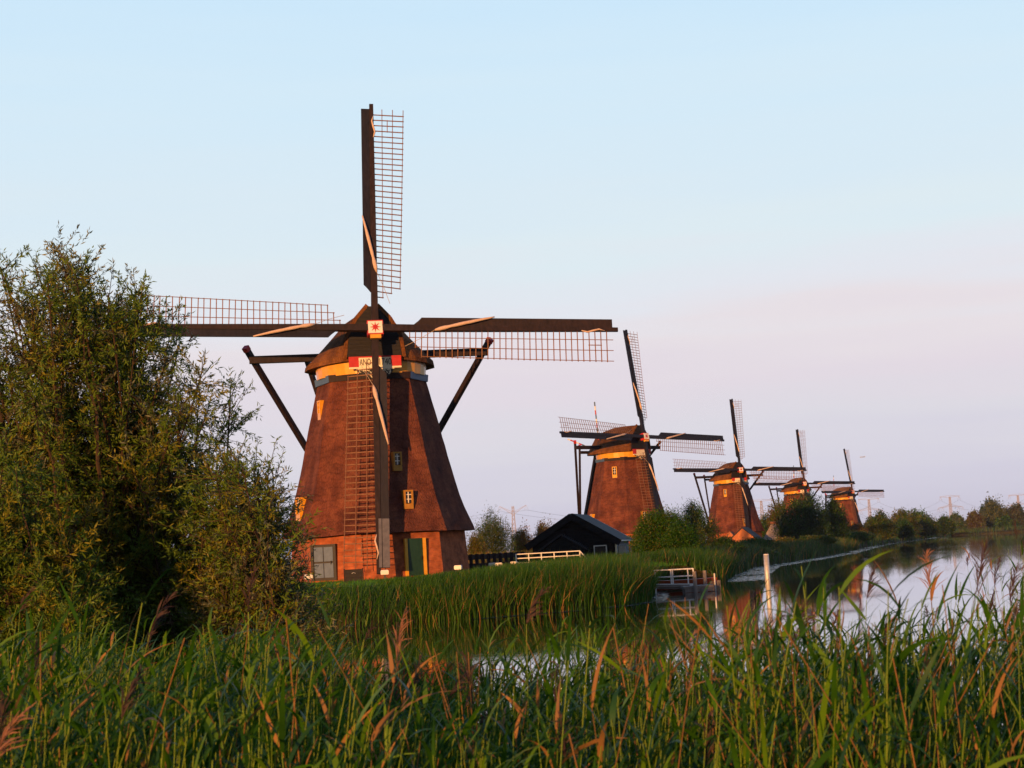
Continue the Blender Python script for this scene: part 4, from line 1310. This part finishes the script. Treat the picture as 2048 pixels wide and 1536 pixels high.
# ------------------------------------------------------------------ pylons and cables
def pylon(px, top, depth, style, label, turn=0.0):
    b = at(px, depth, LAND_Z)
    H = P(px, top, depth).z - LAND_Z
    root = empty('pylon', b, label, 'pylon', 'steel electricity pylons on the horizon')
    X = Vector((math.cos(turn), math.sin(turn), 0)); Y = Vector((-math.sin(turn), math.cos(turn), 0)); Z = Vector((0, 0, 1))
    t = depth * .00016
    mb = MB()
    def hw(z): return H * np.interp(z / H, [0, .5, 1], [.075, .034, .018])
    nz_ = 11
    zs = [H * (1 - (1 - i / nz_) ** 1.15) for i in range(nz_ + 1)]
    for sx_, sy_ in ((-1, -1), (1, -1), (1, 1), (-1, 1)):
        for z0, z1 in zip(zs, zs[1:]):
            mb.beam(X * (sx_ * hw(z0)) + Y * (sy_ * hw(z0)) + Z * z0, X * (sx_ * hw(z1)) + Y * (sy_ * hw(z1)) + Z * z1, t)
    for i, (z0, z1) in enumerate(zip(zs, zs[1:])):
        for s in (-1, 1):
            mb.beam(X * (-hw(z0)) + Y * (s * hw(z0)) + Z * z0, X * hw(z1) + Y * (s * hw(z1)) + Z * z1, t * .7)
            mb.beam(X * hw(z0) + Y * (s * hw(z0)) + Z * z0, X * (-hw(z1)) + Y * (s * hw(z1)) + Z * z1, t * .7)
    mb.build('mast', M['pylon'], root)
    ends = []
    arms = ((.84, .27, .17, 1.0), (.50, .30, .08, .58)) if style == 'v' else ((.985, .30, 0.02, .985), (.72, .36, -.03, .72))
    for za, la, rise, zt in arms:
        for s in (-1, 1):
            mb = MB()
            w_ = hw(za * H)
            tip = X * (s * la * H) + Z * ((za + rise) * H)
            for sy_ in (-1, 1):
                mb.beam(X * (s * w_) + Y * (sy_ * w_) + Z * (za * H), tip, t * .9)
                mb.beam(X * (s * w_) + Y * (sy_ * w_) + Z * ((za + .05) * H), tip, t * .7)
            a_ = mb.build('cross_arm', M['pylon'], root)
            for q in ((1.0,) if style == 'v' else (.62, 1.0) if za < .9 else (.9,)):
                p = (X * (s * w_) + Z * (za * H)).lerp(tip, q)
                dn = .10 * H
                mb = MB()
                mb.beam(p, p + X * (.04 * H) - Z * dn, t * .6); mb.beam(p, p - X * (.04 * H) - Z * dn, t * .6)
                mb.build('insulator', M['pylon'], a_)
                ends.append(root.location + p - Z * dn)
    return ends
PY = [(1031, 1012, 1740, 'v', "pylon with raised upper arms between the largest windmill and the barn", .12),
      (1528, 1001, 2080, 'flat', "pylon half hidden between the third and fourth windmills", .1),
      (1743, 998, 2250, 'flat', "pylon with flat arms just right of the farthest windmill's sail", .1),
      (1905, 993, 2400, 'flat', "pylon above the middle of the far tree row", .1),
      (2041, 990, 2560, 'flat', "pylon at the right edge behind the grey trees", .1)]
ends = [pylon(*a) for a in PY]
def cable(a, b, sag, depth, label):
    mb = MB()
    pts = [a.lerp(b, t) - Vector((0, 0, sag * 4 * t * (1 - t))) for t in np.linspace(0, 1, 15)]
    mb.tube(pts, depth * .000045, 4)
    o = mb.build('power_cable', M['wire'])
    return tag(o, label, 'cable', 'overhead power cables')
SPAN = ["power cable hanging between the leftmost pylon and the half hidden pylon", "power cable hanging between the half hidden pylon and the one by the farthest windmill",
        "power cable hanging between the farthest windmill's pylon and the far tree row pylon", "power cable hanging between the far tree row pylon and the right edge pylon"]
for i in range(4):
    for k in range(4):
        ea, eb = ends[i], ends[i + 1]
        cable(ea[k % len(ea)], eb[min(k, len(eb) - 1)] if i else eb[k], 16, 2100, SPAN[i])
for k in range(4):
    a = ends[0][k]
    cable(Vector((a.x - 420, a.y - 60, a.z)), a, 14, 1740, "power cable running left from the leftmost pylon behind the largest windmill")

# small aircraft low in the sky at the right
def aircraft():
    p = P(1725, 914, 4200)
    root = empty('aircraft', p, "tiny distant aircraft in the sky above the far tree row", 'aircraft')
    mb = MB(); mb.tube([(-7, 0, 0), (-6, 0, 0), (4, 0, 0), (7, 0, .5)], [.3, 1.0, 1.0, .3], 8); mb.build('fuselage', M['steel'], root)
    for s in (-1, 1):
        mb = MB(); mb.plate([(-1.2, 0, 0), (1.2, 0, 0), (2.4, s * 8, .3), (1.2, s * 8, .3)], (0, 0, .25)); mb.build('wing', M['steel'], root)
    mb = MB(); mb.plate([(5, 0, .5), (6.8, 0, .5), (7.2, 0, 2.6), (6.4, 0, 2.6)], (0, .2, 0)); mb.build('tail_fin', M['steel'], root)
aircraft()

# ------------------------------------------------------------------ willows at the left of the near bank
wm = [M['willow_a'], M['willow_b'], M['willow_c'], M['leaf_rust']]
willow("tall feathery willow bush filling the left side", at(240, 20.5, .35),
       [(-120, 620), (15, 525), (70, 520), (120, 530), (145, 480), (185, 490), (210, 555), (258, 570), (305, 550), (330, 640), (375, 655), (430, 700), (455, 770), (455, 880), (470, 980), (500, 1100), (505, 1290), (-120, 1290)],
       20.5, 1.1, 225, 71, wm, (.50, .29, .19, .02), twigs=66, leaves=25, llen=.078, lw=.0165,
       tips=((150, 498), (128, 530), (172, 525), (60, 552), (20, 575), (90, 560), (200, 560), (292, 578), (260, 600), (275, 596), (310, 612), (150, 560), (110, 570), (350, 670), (430, 715), (40, 580), (230, 600), (-30, 560)))
willow("smaller grey leaved willow bush in front of the largest windmill's left edge", at(545, 19, .25),
       [(440, 930), (490, 890), (530, 905), (555, 955), (568, 1050), (572, 1180), (562, 1290), (440, 1300), (420, 1120)],
       19, .5, 90, 72, [M['willow_a'], M['willow_c'], M['willow_b']], (.5, .27, .23), twigs=46, leaves=18, stems_r=.02, llen=.078, lw=.015)
willow("low bright green willow shrub at the bottom left edge", at(40, 17.5, .3),
       [(-90, 930), (30, 905), (90, 960), (150, 1060), (190, 1180), (200, 1300), (-90, 1300)],
       17.5, .6, 80, 73, [M['willow_a'], M['willow_b'], M['leaf_mid']], (.6, .25, .15), twigs=64, leaves=28, stems_r=.02, llen=.08, lw=.016)

# ------------------------------------------------------------------ the reeds in the foreground
def reed_arrays(rng, base, H, lean, nleaf, plume_p, stem_r=.0035, lw=(.008, .0195), dryp=.07, lo=.25):
    """stems (thin three-sided tubes), arching leaves in two ranks, feathery plumes; returns vertices, quads and material slots
       slots: 0 green 1 blue-green 2 yellow 3 dry 4 stem 5 plume 6 pink plume"""
    n = len(base)
    VV, QQ, MM = [], [], []
    nv = 0
    SEG = 6
    def axis(t):                                         # (n,3) point on each stem at t
        p = base.copy()
        p[:, :2] += lean * (t ** 1.7)
        p[:, 2] += H * t * (1 - .10 * t * np.minimum(1, np.linalg.norm(lean, axis=1) / H))
        return p
    dry = rng.random(n) < dryp
    A = np.stack([axis(k / SEG) for k in range(SEG + 1)], 1)
    ring = np.array([[math.cos(a), math.sin(a), 0] for a in (0, 2.094, 4.189)])
    rr_ = stem_r * rng.uniform(.7, 1.3, n)
    V = A[:, :, None, :] + ring[None, None] * (rr_[:, None] * np.linspace(1, .45, SEG + 1)[None])[:, :, None, None]
    idx = np.arange(n * (SEG + 1) * 3).reshape(n, SEG + 1, 3)
    for k in range(SEG):
        for j in range(3):
            QQ.append(np.stack([idx[:, k, j], idx[:, k, (j + 1) % 3], idx[:, k + 1, (j + 1) % 3], idx[:, k + 1, j]], 1))
            MM.append(np.where(dry, 3, 4))
    VV.append(V.reshape(-1, 3)); nv += V.size // 3
    az0 = rng.uniform(0, 2 * math.pi, n)
    LS = 5
    prof = np.array([.55, 1.0, .92, .66, .34, .02])
    for i in range(nleaf):
        t = lo + (.97 - lo) * (i + rng.uniform(-.3, .3, n)) / max(1, nleaf - 1)
        t = np.clip(t, .08, .985)
        on = rng.random(n) < .86
        if not on.any(): continue
        tt = t[:, None]
        p0 = base.copy(); p0[:, :2] += lean * tt ** 1.7; p0[:, 2] += H * t * (1 - .10 * t * np.minimum(1, np.linalg.norm(lean, axis=1) / H))
        az = az0 + (i % 2) * math.pi + rng.normal(size=n) * .55 + .25
        az = np.where(rng.random(n) < .35, rng.normal(size=n) * .6 + .2, az)          # the wind turns many to one side
        L = rng.uniform(.14, .34, n) * np.interp(t, [0, .5, 1], [.8, 1.1, .75])
        el0 = rng.uniform(.75, 1.38, n); el1 = el0 - rng.uniform(.1, 1.5, n)
        wd = rng.uniform(*lw, n)
        h = np.stack([np.cos(az), np.sin(az), np.zeros(n)], 1)
        tw = rng.normal(size=n) * .5
        sd0 = np.stack([-np.sin(az), np.cos(az), np.zeros(n)], 1)
        p = p0.copy()
        pts = []
        for k in range(LS + 1):
            e = el0 + (el1 - el0) * (k / LS)
            d = h * np.cos(e)[:, None] + np.array([0, 0, 1]) * np.sin(e)[:, None]
            up = -h * np.sin(e)[:, None] + np.array([0, 0, 1]) * np.cos(e)[:, None]
            a_ = tw * (.4 + 1.1 * k / LS)
            sd = sd0 * np.cos(a_)[:, None] + up * np.sin(a_)[:, None]
            ww = (wd * prof[k] / 2)[:, None]
            pts.append(np.stack([p - sd * ww, p + sd * ww], 1))
            p = p + d * (L / LS)[:, None]
        V = np.stack(pts, 1)[on]
        m_ = on.sum()
        idx = np.arange(m_ * (LS + 1) * 2).reshape(m_, LS + 1, 2) + nv
        c = rng.choice(4, n, p=(.60, .18, .205, .015))
        c = np.where(dry & (rng.random(n) < .8), 3, c)[on]
        for k in range(LS):
            QQ.append(np.stack([idx[:, k, 0], idx[:, k, 1], idx[:, k + 1, 1], idx[:, k + 1, 0]], 1)); MM.append(c)
        VV.append(V.reshape(-1, 3)); nv += V.size // 3
    # plumes
    pl = rng.random(n) < plume_p
    if pl.any():
        tip = axis(1.0)[pl]; sub = axis(.93)[pl]; k_ = pl.sum()
        d0 = unit(tip - sub)
        side = rng.normal(size=(k_, 3)) * .25; side[:, 0] += .35; side[:, 2] = 0
        pink = rng.random(k_) < .05
        size = rng.uniform(.10, .20, k_)
        NB = 44
        for b in range(NB):
            u = b / NB
            p0 = tip + d0 * (size * u)[:, None] + side * (size * u * u * .7)[:, None]
            dd = unit(d0 * (1.1 - .3 * u) + side * 1.0 + rng.normal(size=(k_, 3)) * .36)
            l_ = size * (.62 - .36 * u) * rng.uniform(.7, 1.2, k_)
            s_ = unit(np.cross(dd, rng.normal(size=(k_, 3)))) * .0017
            dr = np.zeros((k_, 3)); dr[:, 2] = -.16
            p1 = p0 + dd * (l_ * .5)[:, None]
            p2 = p0 + (dd + dr) * l_[:, None]
            V = np.stack([p0 - s_ * .7, p0 + s_ * .7, p1 + s_ * 1.2, p1 - s_ * 1.2, p2 + s_ * .3, p2 - s_ * .3], 1)
            idx = np.arange(k_ * 6).reshape(k_, 6) + nv
            QQ.append(idx[:, [0, 1, 2, 3]]); MM.append(np.where(pink, 6, 5))
            QQ.append(idx[:, [3, 2, 4, 5]]); MM.append(np.where(pink, 6, 5))
            VV.append(V.reshape(-1, 3)); nv += V.size // 3
    return np.concatenate(VV), np.concatenate(QQ), np.concatenate(MM)
REED_M = [M[k] for k in ('reed_green', 'reed_blue', 'reed_yellow', 'reed_dry', 'reed_stem', 'plume', 'plume_pink')]
nsx = np.array([p.x for p in near_shore][::-1]); nsy = np.array([p.y for p in near_shore][::-1])
def near_edge(x): return np.interp(x, nsx, nsy)
def near_z(x, y):
    dd = near_edge(x) - y
    return np.interp(dd, [-1.5, 0, .6, 3, 6], [-.6, -.02, .25, .5, .8])
def reed_bed(name, label, n, ymin, edge_over, xspan, topz, nleaf, plume_p, seed, stem_r=.0033, dryp=.045):
    rg = np.random.default_rng(seed)
    y = rg.uniform(ymin[0], ymin[1], n * 3)
    half = y * .345 + .5
    x = rg.uniform(-1, 1, n * 3) * half
    ok = (y < near_edge(x) + edge_over) & (x > xspan[0]) & (x < xspan[1])
    x, y = x[ok][:n], y[ok][:n]
    z = near_z(x, y)
    top = topz(x, y) + rg.normal(size=len(x)) * .11
    H = np.maximum(.5, top - z)
    lean = rg.normal(size=(len(x), 2)) * .085 * H[:, None]; lean[:, 0] += .05 * H
    V, Q, MI = reed_arrays(rg, np.column_stack([x, y, z]), H, lean, nleaf, plume_p, stem_r, dryp=dryp)
    o = np_mesh(name, V, Q, REED_M, MI)
    return tag(o, label, 'reeds', kind='stuff')
def topz(x, y):
    px = 1024 + x / y * FPX
    t = 1.93 - .034 * (y - 5) + .04 * np.sin(x * 2.3) + .05 * np.sin(x * 5.1 + y)
    t = t + np.interp(px, [0, 550, 700, 1300, 1500, 1900, 2000], [.10, .05, -.09, -.09, .02, .01, .10])
    return t
reed_bed('reed_bed', "dense bed of green reeds filling the foreground along the near bank", 6600, (4.3, 15), .4, (-9, 9), topz, 8, .012, 31)
reed_bed('reed_undergrowth', "low leafy undergrowth between the foreground reeds", 5600, (3.6, 13), .1, (-9, 9), lambda x, y: topz(x, y) - .42, 8, .0, 32, dryp=.06)
reed_bed('reed_clump', "taller reed clump at the right edge of the near bank", 800, (10.5, 18), .8, (3.55, 9), lambda x, y: 2.10 + .07 * np.sin(x * 4) - .10 * (x < 3.9), 9, .10, 33, dryp=.2)

def dry_stalks():
    rg = np.random.default_rng(51)
    n = 150
    px = np.concatenate([rg.normal(1660, 80, 75), rg.uniform(1150, 2030, 40), rg.uniform(20, 1100, 35)])
    y = rg.uniform(4.1, 6.8, n)
    x = (px - 1024) / FPX * y
    z = near_z(x, y)
    H = rg.uniform(1.0, 1.5, n)
    lean = rg.normal(size=(n, 2)) * .22 * H[:, None]
    V, Q, MI = reed_arrays(rg, np.column_stack([x, y, z]), H, lean, 1, .0, .0045, dryp=1.0)
    keep = np.ones(len(Q), bool)
    o = np_mesh('dry_reed_stalks', V, Q, REED_M, MI)
    tag(o, "straw coloured dead reed stalks standing among the green foreground reeds", 'reeds', kind='stuff')
dry_stalks()

# single reeds that stand out above the bed
def single(label, px, top, depth, lean, plume, seed, dry=False, nleaf=6, pink=False, bend=None, lo=.35):
    rg = np.random.default_rng(seed)
    tip = P(px, top, depth)
    size = .2 if plume else 0
    H0 = tip.z - size * .85
    bx = tip.x - lean - (.05 if plume else 0)
    z = float(near_z(np.array([bx]), np.array([depth]))[0])
    base = Vector((bx, depth, z))
    root = empty('reed', base, label, 'reed', 'single reeds standing above the foreground reed bed')
    V, Q, MI = reed_arrays(rg, np.zeros((1, 3)), np.array([H0 - z]), np.array([[lean, rg.normal() * .05]]), nleaf, 1.0 if plume else 0.0, .0045, (.014, .028), 1.0 if dry else 0.0, lo=lo)
    if plume: MI[MI >= 5] = 6 if pink else 5
    groups = {'stem': MI == (3 if dry else 4), 'leaves': (MI < 4) if not dry else np.zeros(len(MI), bool), 'plume': MI >= 5}
    if dry:
        nst = 18
        g = np.zeros(len(MI), bool); g[:nst] = True
        groups['stem'] = g; groups['leaves'] = (MI == 3) & ~g
    for nm_, g in groups.items():
        if g.any():
            q = Q[g]; used = np.unique(q)
            mp_ = np.zeros(len(V), int); mp_[used] = np.arange(len(used))
            np_mesh(nm_, V[used], mp_[q], REED_M, MI[g], root)
for a in (("tall reed with a big arching brown plume against the bright water", 1752, 1112, 7.0, .12, True, 1),
          ("slender reed with a pinkish upright plume against the bright water", 1879, 1112, 7.5, .02, True, 2, True, 2, True),
          ("dry reed with a small orange tuft in front of the bright water", 1792, 1212, 8.0, .05, True, 3, True, 2, True),
          ("green reed with stiff upright leaves rising in front of the pale post's right side", 1600, 1130, 7.2, -.04, False, 4, False, 4),
          ("leafy reed with a dark drooping plume at the right bank clump", 1998, 1108, 9.0, .06, True, 5),
          ("reed with a dim brown plume before the tall reed stand", 1075, 1150, 6.0, .03, True, 6, False, 4),
          ("reed with a grey brown plume before the smaller willow", 520, 1130, 6.2, .02, True, 7, False, 3),
          ("dry reed with a pink brush plume at the bottom left corner", 48, 1372, 4.2, .10, True, 8, True, 2, True),
          ("reed with a straw coloured hooked plume below the mill lawn", 820, 1232, 6.0, -.06, True, 9, True, 3, True),
          ("long pale green reed leaning right across the willow's foot", 292, 1190, 5.2, .22, False, 10, False, 4),
          ("green reed with broad leaves under the second windmill's barn", 1180, 1235, 5.0, .12, False, 11, False, 6),
          ("purple brown plumed reed left of the pale post's foot", 1560, 1200, 7.4, .05, True, 12, False, 5),
          ("thin reed with a narrow violet plume right of the red tower reflection", 1690, 1190, 7.8, .04, True, 13, False, 3)):
    single(*a)

# ------------------------------------------------------------------ evening haze over the whole polder
hz = bpy.data.materials.new('haze'); hz.use_nodes = True
hn, hl = hz.node_tree.nodes, hz.node_tree.links
hn.clear()
ho = hn.new('ShaderNodeOutputMaterial'); hv = hn.new('ShaderNodeVolumePrincipled')
hv.inputs['Color'].default_value = (.72, .80, 1.0, 1)
hv.inputs['Density'].default_value = .00005
hv.inputs['Anisotropy'].default_value = .2
hl.new(hv.outputs[0], ho.inputs['Volume'])
mb = MB(); mb.box((0, 2500, 33.6), (18400, 23400, 72))
tag(mb.build('haze', hz), "thin evening haze over the water and meadows", 'haze', kind='stuff')
